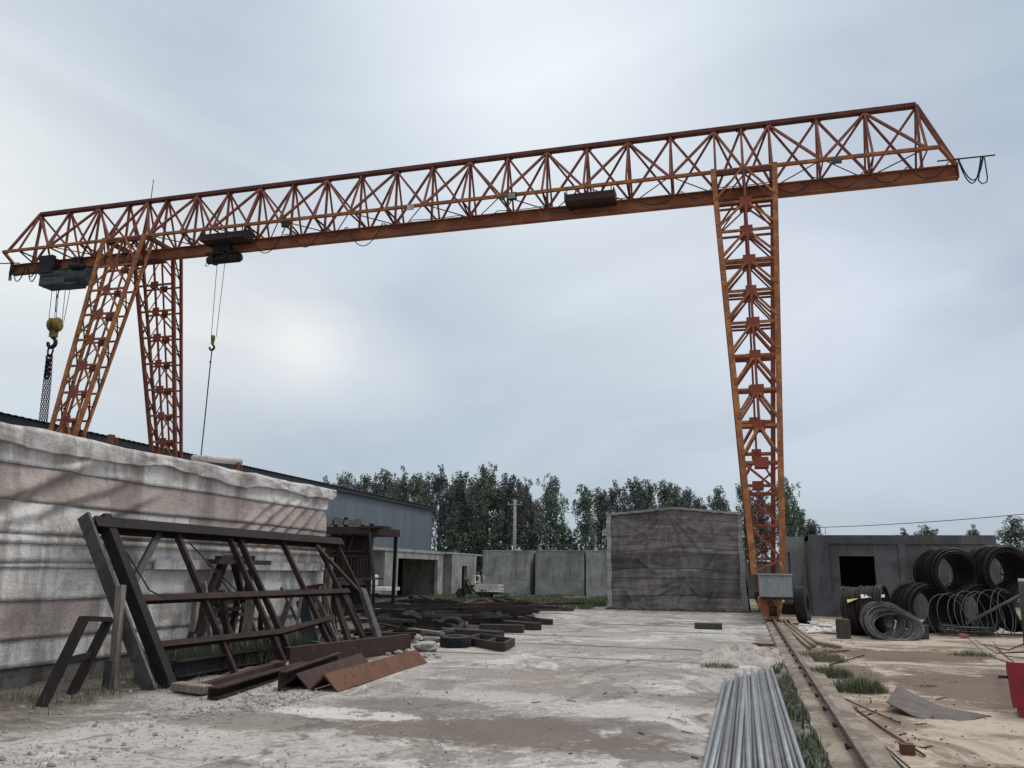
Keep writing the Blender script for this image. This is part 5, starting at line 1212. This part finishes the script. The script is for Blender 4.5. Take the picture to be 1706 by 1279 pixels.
def wheel(x, y, r_, parent):
    m_ = MB(); m_.lathe((x, y, r_), (0, 1, 0), [(r_*.62, -.05), (r_*.9, -.06), (r_, -.03), (r_, .03), (r_*.9, .06), (r_*.62, .05)], 24); w_ = build('wheel', m_, 'rubber', parent)
    m_ = MB(); m_.lathe((x, y, r_), (0, 1, 0), [(0, -.045), (r_*.25, -.05), (r_*.62, -.03), (r_*.64, .03), (0, .04)], 16, closed=False); build('rim', m_, 'greysteel', w_)
wheel(xw, yt_, .30, tr); wheel(xr, yt_-.48, .30, tr); wheel(xr, yt_+.58, .30, tr)
mb = MB(); mb.tube([V((xw, yt_-.1, .3)), V((xw+.28, yt_-.06, .75)), V((xw+.42, yt_, 1.12))], .03, 6); mb.tube([V((xw, yt_+.1, .3)), V((xw+.28, yt_+.06, .75))], .03, 6); mb.tube([V((xw+.45, yt_-.38, 1.15)), V((xw+.40, yt_, 1.10)), V((xw+.45, yt_+.38, 1.15))], .02, 6); mb.tube([V((xw+.35, yt_, .55)), V((xa, yt_, zb_-.1)), V((xb, yt_, zb_-.1))], .05, 6)
build('fork_frame', mb, 'black', tr)
mb = MB(); mb.grid(10, 14, lambda u, v_: (xw+.30+.40*v_**.7*u+.04*sin(v_*9), yt_-.35+.7*u*.4+.05*fbm(u*4, v_*4), 1.22-.95*v_)); mb.grid(10, 14, lambda u, v_: (xw+.28+.5*v_, yt_-.36+.72*u, 1.25-.85*v_+.05*fbm(u*3, v_*5))); 
o = build('leg_apron', mb, 'cabgreen', tr)
mb = MB(); mb.box((xg-.32, yt_-.2, zb_+.22), (xg+.02, yt_+.25, zb_+.34)); build('seat', mb, 'black', tr, bevel=.03)
mb = MB(); mb.box((xr-.45, yt_-.56, zb_-.22), (xr+.5, yt_-.50, zb_-.08)); build('mudguard', mb, 'black', tr)

# ------------------------------------------------------------------ utility pole and wires
YPL = 80.0; pt, pb_ = aty(858, 832, YPL), gp(858, 990)
mb = MB(); mb.tube([V((pt.x, YPL, -.2)), V((pt.x, YPL, pt.z))], [.2, .14], 12); mb.box((pt.x-.75, YPL-.12, pt.z-.55), (pt.x+.75, YPL-.04, pt.z-.45))
po = thing('utility_pole', 'pale concrete utility pole standing before the poplars', 'pole', (pt.x, YPL, 0)); build('pole_shaft', mb, 'stone', po)
mb = MB()
for dx in (-.65, 0, .65): mb.cyl((pt.x+dx, YPL-.08, pt.z-.44), (pt.x+dx, YPL-.08, pt.z-.25), .05, 8)
build('insulator', mb, 'white', po)
mb = MB(); a_ = V((pt.x+.65, YPL, pt.z-.25)); b_ = aty(1100, 866, 84); mb.tube(sag(a_, b_, .5, 12), .022, 4); solo('overhead_wire', mb, 'black', 'thin wire running right from the utility pole across the gap in the trees', 'wire', a_)
mb = MB(); a_, b_ = aty(1348, 879, 52), aty(1760, 851, 46); mb.tube(sag(a_, b_, .12, 14), .018, 4); mb.tube([a_, aty(1180, 872, 58)], .018, 4); solo('overhead_wire', mb, 'black', 'thin dark wire stretched above the dark concrete module at the right', 'wire', a_)
mb = MB(); a_ = V((XA+.15, YA+.4, ZR)); mb.tube([a_, a_+V((0, 0, .32)), a_+V((.55, 0, .34)), a_+V((.55, 0, .05))], .014, 4); solo('lifting_loop', mb, 'black', 'thin bent bar standing on the left roof corner of the dark module', 'bar', a_)

# ------------------------------------------------------------------ trees
def leafcloud(name, mat, centres, n_per, size, rs_, parent):
    vs = []; fs = []
    tot = 0
    P = []
    for (c, r_) in centres:
        k = max(4, int(n_per*(r_/.6)**2))
        d = rs_.normal(size=(k, 3)); d /= np.linalg.norm(d, axis=1)[:, None]; rad = r_*rs_.random(k)**.45
        P.append(np.array(c)[None, :]+d*rad[:, None]*np.array([1, 1, 1.7]))
    P = np.concatenate(P); n = len(P)
    a = rs_.normal(size=(n, 3)); a /= np.linalg.norm(a, axis=1)[:, None]
    b = rs_.normal(size=(n, 3)); b -= a*np.sum(a*b, axis=1)[:, None]; b /= np.linalg.norm(b, axis=1)[:, None]
    s = size*(.6+.8*rs_.random(n))[:, None]
    Vv = np.stack([P-a*s*.5, P+b*s*.38, P+a*s*.6, P-b*s*.38], axis=1).reshape(-1, 3)
    me = bpy.data.meshes.new(name); me.vertices.add(4*n); me.vertices.foreach_set('co', Vv.ravel())
    me.loops.add(4*n); me.loops.foreach_set('vertex_index', np.arange(4*n)); me.polygons.add(n); me.polygons.foreach_set('loop_start', np.arange(0, 4*n, 4)); me.polygons.foreach_set('loop_total', np.full(n, 4))
    me.materials.append(MT[mat]); me.update(calc_edges=True); me.validate()
    o_ = bpy.data.objects.new(name, me); COL.objects.link(o_); o_.parent = parent
    return o_
def poplar(H, spread, seed, mat, narrow=False):
    rs_ = np.random.default_rng(seed); r2 = random.Random(seed)
    root = bpy.data.objects.new('poplar_tree', None); COL.objects.link(root)
    q = MB(); lean = V((r2.uniform(-.03, .03), r2.uniform(-.03, .03), 1))
    trunk = [lean*(H*k/8)+V((.15*sin(k+seed), .1*cos(k*1.3), 0)) for k in range(9)]
    q.tube(trunk, [.20*(1-k/8.6)+.02 for k in range(9)], 7)
    cen = []; nb = 29
    for i in range(nb):
        h_ = .20+.77*(i+r2.random())/nb; p = trunk[0].lerp(trunk[-1], h_) if False else lean*(H*h_)
        ang_ = i*2.4+r2.uniform(-.5, .5); L_ = H*(.17+.17*sin(pi*min(1, h_*1.05)))*(1.1-.45*h_)*spread*r2.uniform(.75, 1.2)
        rise = 1.7+1.0*h_ if not narrow else 3.0
        d_ = V((cos(ang_), sin(ang_), rise)).normalized(); e_ = p+d_*L_
        pts = [p, p+d_*L_*.5+V((0, 0, -.1)), e_+V((0, 0, .12*L_))]
        q.tube(pts, [.055*(1-h_)+.02, .035, .012], 4)
        if r2.random() < .12: continue
        m_ = max(3, int(L_/.75))
        for k in range(m_):
            t_ = (k+1)/m_
            if t_ < .42 and r2.random() < .8: continue
            c_ = lerp(p, e_, t_)+V((r2.gauss(0, .22), r2.gauss(0, .22), .12*L_*t_**2+r2.gauss(0, .25))); cen.append((tuple(c_), r2.uniform(.38, .78)*(1.12-.35*h_)))
            if r2.random() < .5: cen.append((tuple(c_+V((r2.gauss(0, .6), r2.gauss(0, .6), r2.gauss(.1, .5)))), r2.uniform(.25, .5)))
    for k in range(5): cen.append((tuple(lean*(H*(.9+.03*k))+V((r2.gauss(0, .2), r2.gauss(0, .2), 0))), .42-.05*k))
    tk = build('trunk', q, 'bark', root)
    leafcloud('crown', mat, cen, 62, .27, rs_, root)
    return root
VAR = []
for k in range(9):
    VAR.append(poplar(15.0, (1.0, .85, 1.12, .8, .95, 1.2, .7, 1.05, .9)[k], 40+k, 'leaf' if k in (0, 3, 5, 8) else 'leafp', narrow=(k in (3, 6))))
used = set()
def plant(u, vt, y, var, label, sx=1.0, group=None, rz=None, cat='tree'):
    p = aty(u, vt, y); H = p.z; s_ = H/16.7; sx *= 1.14
    src = VAR[var]
    if var in used: o_ = dup(src)
    else: o_ = src; used.add(var)
    o_.location = (p.x, y, 0); o_.scale = (s_*sx, s_*sx, s_); o_.rotation_euler = (0, 0, rz if rz is not None else R()*6.28); tag(o_, label, cat, group)
    return o_
g1 = 'poplars rising behind the blue warehouse roof'
for k, (u, v_) in enumerate(((524, 800), (543, 792), (560, 797), (577, 786), (594, 795), (614, 784), (628, 794), (645, 783), (660, 792), (674, 784), (692, 787), (708, 788))):
    plant(u, v_, 128+6*(k % 3), (3, 6, 4, 0, 6, 3, 1, 2, 6, 4, 0, 7)[k], 'dark poplar whose top shows above the roof of the blue warehouse', .8, g1)
g2 = 'dense poplars between the warehouse and the utility pole'
for k, (u, v_, y) in enumerate(((735, 782, 112), (775, 786, 112), (792, 797, 120), (814, 783, 110), (853, 790, 112), (842, 803, 124), (765, 800, 126), (803, 802, 128), (756, 798, 117), (872, 806, 118))):
    plant(u, v_, y, (1, 2, 4, 5, 2, 8, 7, 4, 0, 5, 7, 2)[k], 'tall dusky poplar in the dense row between the warehouse corner and the utility pole', .92, g2)
plant(878, 812, 112, 4, 'shorter poplar just right of the utility pole', .8)
plant(890, 835, 120, 1, 'low bushy poplar filling the row right of the utility pole', 1.0)
plant(916, 800, 108, 5, 'green poplar with a spreading top on the left side of the sky gap', .78)
plant(936, 868, 116, 7, 'low dark tree under the wire in the sky gap', 1.0)
plant(977, 804, 108, 8, 'green poplar on the right side of the sky gap', .85)
g3 = 'poplars behind the canvas tent'
for k, (u, v_) in enumerate(((1000, 812), (1022, 806), (1050, 797), (1066, 802), (1082, 798), (1108, 800), (1126, 803), (1143, 806), (1158, 822))):
    plant(u, v_, 112+4*(k % 2), (7, 1, 2, 4, 0, 7, 8, 6, 3)[k], 'poplar whose crown shows above the roof of the canvas tent', .85, g3)
plant(1195, 806, 112, 8, 'poplar standing alone between the canvas tent and the crane leg', .8)
plant(1172, 832, 118, 6, 'thin low poplar just right of the tent ridge group', .8)
plant(1238, 802, 108, 0, 'poplar seen close along the left edge of the right crane leg', .75)
plant(1262, 815, 112, 2, 'poplar seen through the lattice of the right crane leg', .8)
plant(1308, 806, 108, 5, 'leafy poplar rising just right of the crane leg', .75)
plant(1330, 838, 110, 8, 'lower spreading poplar right of the crane leg above the modules', .9)
plant(1352, 866, 112, 7, 'smallest low tree at the left corner of the dark module roof', 1.3)
plant(1505, 881, 112, 4, 'small low tree top left over the roof of the dark module', 1.25)
plant(1545, 876, 112, 7, 'broad low tree top in the middle over the dark module roof', 1.5)
plant(1625, 877, 112, 1, 'low tree top right over the roof of the dark module', 1.2)
plant(1690, 858, 62, 8, 'nearer pale green tree at the right edge beyond the dark module', 1.5)
plant(1722, 875, 58, 0, 'low tree cut by the right picture edge beyond the coils', 1.6)
for k, V_ in enumerate(VAR):
    if k not in used: 
        for ch in [x for x in bpy.data.objects if x.parent == V_]: bpy.data.objects.remove(ch)
        bpy.data.objects.remove(V_)
# undergrowth in front of the trees
def shrub(u0, u1, vt, y, label, seed, mat='leafd'):
    a_, b_ = aty(u0, vt, y), aty(u1, vt, y); H = a_.z; rs_ = np.random.default_rng(seed); r2 = random.Random(seed); L_ = b_.x-a_.x
    root = thing('shrub', label, 'shrub', ((a_.x+b_.x)/2, y, 0)); cen = []
    q = MB()
    for k in range(int(L_*2.2)+6):
        x = r2.uniform(-L_/2, L_/2); hh = H*(1-.35*abs(2*x/L_)**2)*r2.uniform(.45, 1.0); cen.append(((x, r2.uniform(-1.5, 1.5), hh*r2.uniform(.35, 1)), r2.uniform(.6, 1.1)))
    for k in range(6): x = r2.uniform(-L_/3, L_/3); q.tube([V((x, 0, 0)), V((x*1.2, .2, H*.7))], [.07, .02], 5)
    m_ = MB(); m_.v = q.v; m_.f = q.f; m_.m = q.m; m_.sm = q.sm
    o_ = build('stem', MB(), 'bark', root) if False else None
    for p_ in q.v: p_ += root.location
    build('stem', q, 'bark', root); leafcloud('foliage', mat, cen, 60, .30, rs_, root)
shrub(715, 775, 878, 96, 'dark shrub mass right behind the warehouse corner', 1)
shrub(765, 815, 880, 92, 'dark shrub mass behind the slit-window module', 2)
shrub(810, 870, 872, 94, 'dark green shrub mass around the foot of the utility pole', 3)
shrub(862, 930, 880, 92, 'dark shrub mass behind the pale concrete modules', 4)
shrub(920, 970, 884, 96, 'low blue-green shrub mass under the wire gap', 5)
shrub(960, 1020, 868, 92, 'dark shrub mass left of the canvas tent', 6)
shrub(1230, 1275, 905, 92, 'shrub showing between the canvas tent and the crane leg', 7)
shrub(1295, 1345, 885, 94, 'shrub showing over the greenish module by the crane leg', 8)

shrub(1640, 1760, 912, 55, 'shrub at the right end of the dark module behind the coils', 9, 'leaf')

# ------------------------------------------------------------------ grass, weeds, gravel
def blades(spots, hmin, hmax, w_, seed, mb_, spread=.06, curl=.5):
    r2 = random.Random(seed)
    for p in spots:
        p = V(p); h_ = r2.uniform(hmin, hmax); a_ = r2.uniform(0, 2*pi); d_ = V((cos(a_), sin(a_), 0)); s1 = V((-sin(a_), cos(a_), 0))*w_*.5
        k = r2.uniform(.1, curl); m_ = p+V((0, 0, h_*.6))+d_*h_*k*.4; e_ = p+V((0, 0, h_*r2.uniform(.75, 1)))+d_*h_*k
        mb_.add([p-s1, p+s1, m_+s1*.7, m_-s1*.7, e_], [(0, 1, 2, 3), (3, 2, 4)])
def scatter(poly_fn, n_, seed):
    r2 = random.Random(seed); out = []
    while len(out) < n_:
        p = poly_fn(r2)
        if p is not None: out.append(V((p[0], p[1], gz(p[0], p[1])-.01)))
    return out
mb = MB()
def railgrass(r2):
    y = r2.uniform(6.5, 17); x = .50+r2.gauss(0, .085)
    if fbm(x*2, y*1.1, 6)+.3*(1 if 10.2 < y < 14 else 0)+.25*(1 if y < 9.5 else 0) < .05: return None
    return (x, y)
blades(scatter(railgrass, 3000, 1), .04, .17, .010, 2, mb, curl=1.1)
o = build('grass', mb, ['grass']); o['kind'] = 'stuff'; tag(o, 'green weeds growing in the sunk strip left of the rail footing', 'grass')
mb = MB()
def undergrass(r2):
    y = r2.uniform(10.1, 14.5); x = r2.uniform(-8.9, -7.85)
    if fbm(x, y*.9, 3) < -.05: return None
    return (x, y)
blades(scatter(undergrass, 4200, 3), .10, .58, .008, 4, mb, curl=.7)
o = build('grass', mb, ['grass']); o['kind'] = 'stuff'; tag(o, 'rough grass growing under the big leaning steel frame', 'grass')
mb = MB()
def wallgrass(r2):
    y = r2.uniform(6.5, 10.5); x = r2.uniform(-9.1, -7.3)
    if fbm(x*1.5, y*1.5, 8) < .1: return None
    return (x, y)
blades(scatter(wallgrass, 1100, 5), .04, .2, .007, 6, mb, curl=.8)
o = build('grass', mb, ['grassdry']); o['kind'] = 'stuff'; tag(o, 'dry weeds along the foot of the quilted wall at the left', 'grass')
mb = MB()
def farfield(r2):
    y = r2.uniform(40, 56.5); x = r2.uniform(-19, -4.5) if y > 46 else r2.uniform(-19, -7)
    if fbm(x*.25, y*.25, 1) < -.12: return None
    return (x, y)
blades(scatter(farfield, 16000, 7), .08, .26, .03, 8, mb)
def midfield(r2):
    y = r2.uniform(28, 43); x = r2.uniform(-17, -6.6)
    if fbm(x*.3, y*.3, 5) < .0 or (x > -8 and y < 36): return None
    return (x, y)
blades(scatter(midfield, 7000, 9), .10, .40, .025, 10, mb)
o = build('grass', mb, ['grass']); o['kind'] = 'stuff'; tag(o, 'green grass field in front of the far concrete modules', 'grass')
def weed(u, v_, r_, n_, hmax, label, mat='grass', seed=0):
    p = gp(u, v_); m_ = MB(); r2 = random.Random(seed+50); pts = []
    for k in range(n_): a_ = r2.uniform(0, 6.28); q = r_*sqrt(r2.random()); x, y = p.x+q*cos(a_)*1.3, p.y+q*sin(a_); pts.append(V((x, y, gz(x, y)-.01)))
    for q in pts:
        h_ = hmax*(1-.5*((q-p).length/(r_*1.3))**2)*r2.uniform(.45, 1); blades([q], h_*.9, h_, .007, r2.random(), m_, curl=.7)
    solo('weed_clump', m_, mat, label, 'weeds', p)
weed(1432, 1152, .30, 1000, .33, 'low green weed clump nearest the curled rubber sheet', seed=1)
weed(1380, 1128, .30, 900, .30, 'green weed clump beside the rail between two other clumps', seed=2)
weed(1365, 1100, .40, 800, .36, 'greyish weed clump beside the rail nearest the hoses', 'grassdry', seed=3)
weed(1198, 1112, .26, 520, .14, 'dry weed tuft at the left foot of the plastic film heap', 'grassdry', seed=4)
weed(1620, 1092, .34, 520, .18, 'small dark green weed patch on the sandy ground before the wire loops', seed=5)
weed(1545, 1145, .14, 120, .07, 'tiny weed tuft between rubber sheet and red bin', 'grassdry', seed=6)
weed(1215, 1015, .5, 260, .38, 'dry reddish weeds growing at the right foot of the canvas tent', 'grassdry', seed=7)
rs = random.Random(77); mb = MB()
for k in range(9000):
    u, v_ = rs.uniform(-40, 780), rs.uniform(1112, 1279)
    if rs.random() < .55: u, v_ = rs.gauss(470, 130), rs.gauss(1165, 18)
    p = gp(u, v_); 
    dens = 1.0 if (p.x < -5.3 and p.y < 11.5) else .08
    if fbm(p.x*.8, p.y*.8, 2) < -.05: dens *= .25
    if rs.random() > dens: continue
    r_ = rs.uniform(.004, .012) if rs.random() < .96 else rs.uniform(.015, .035)
    a_ = rs.uniform(0, 6.28); c_ = V((p.x, p.y, gz(p.x, p.y)+r_*.25)); h_ = [V((cos(a_+j*2*pi/5), sin(a_+j*2*pi/5), 0))*r_*rs.uniform(.7, 1.2) for j in range(5)]
    mb.add([c_+q for q in h_]+[c_+q*.6+V((0, 0, r_*rs.uniform(.5, .8))) for q in h_], [(5, 6, 7, 8, 9)]+[(j, (j+1) % 5, 5+(j+1) % 5, 5+j) for j in range(5)])
for k in range(1500):
    x, y = rs.uniform(-6, 4.5), 6.5+rs.random()**1.6*18
    if -.5 < x < 1.25: continue
    r_ = rs.uniform(.005, .018); a_ = rs.uniform(0, 6.28); c_ = V((x, y, gz(x, y)+r_*.2)); h_ = [V((cos(a_+j*2*pi/5), sin(a_+j*2*pi/5), 0))*r_*rs.uniform(.7, 1.2) for j in range(5)]
    mb.add([c_+q for q in h_]+[c_+q*.6+V((0, 0, r_*rs.uniform(.4, .8))) for q in h_], [(5, 6, 7, 8, 9)]+[(j, (j+1) % 5, 5+(j+1) % 5, 5+j) for j in range(5)])
o = build('gravel', mb, 'stone'); o['kind'] = 'stuff'; tag(o, 'loose grey gravel scattered over the near ground at the left', 'gravel')
rs = random.Random(90); mb = MB()
for k in range(16):
    u, v_ = rs.uniform(720, 1170), rs.uniform(1095, 1270); p = gp(u, v_); a_ = rs.uniform(0, 3.1); L_ = rs.uniform(.03, .14)
    mb.bar(p+V((0, 0, .008)), p+V((cos(a_)*L_, sin(a_)*L_, .012)), .012, .008)
for k in range(200):
    y = 6.8+rs.random()**1.3*17; x = 1.25+abs(rs.gauss(0, .55)) if rs.random() < .75 else rs.uniform(1.3, 4.5)
    a_ = rs.uniform(0, 3.1); L_ = rs.uniform(.008, .03) if rs.random() < .85 else rs.uniform(.06, .22); z_ = gz(x, y)+.006
    mb.bar((x, y, z_), (x+cos(a_)*L_, y+sin(a_)*L_, z_+rs.uniform(0, .012)), rs.uniform(.006, .022), .008)
o = build('splinters', mb, 'brownsteel'); o['kind'] = 'stuff'; tag(o, 'small dark splinters and crumbs strewn beside the rail footing and over the yard', 'litter')
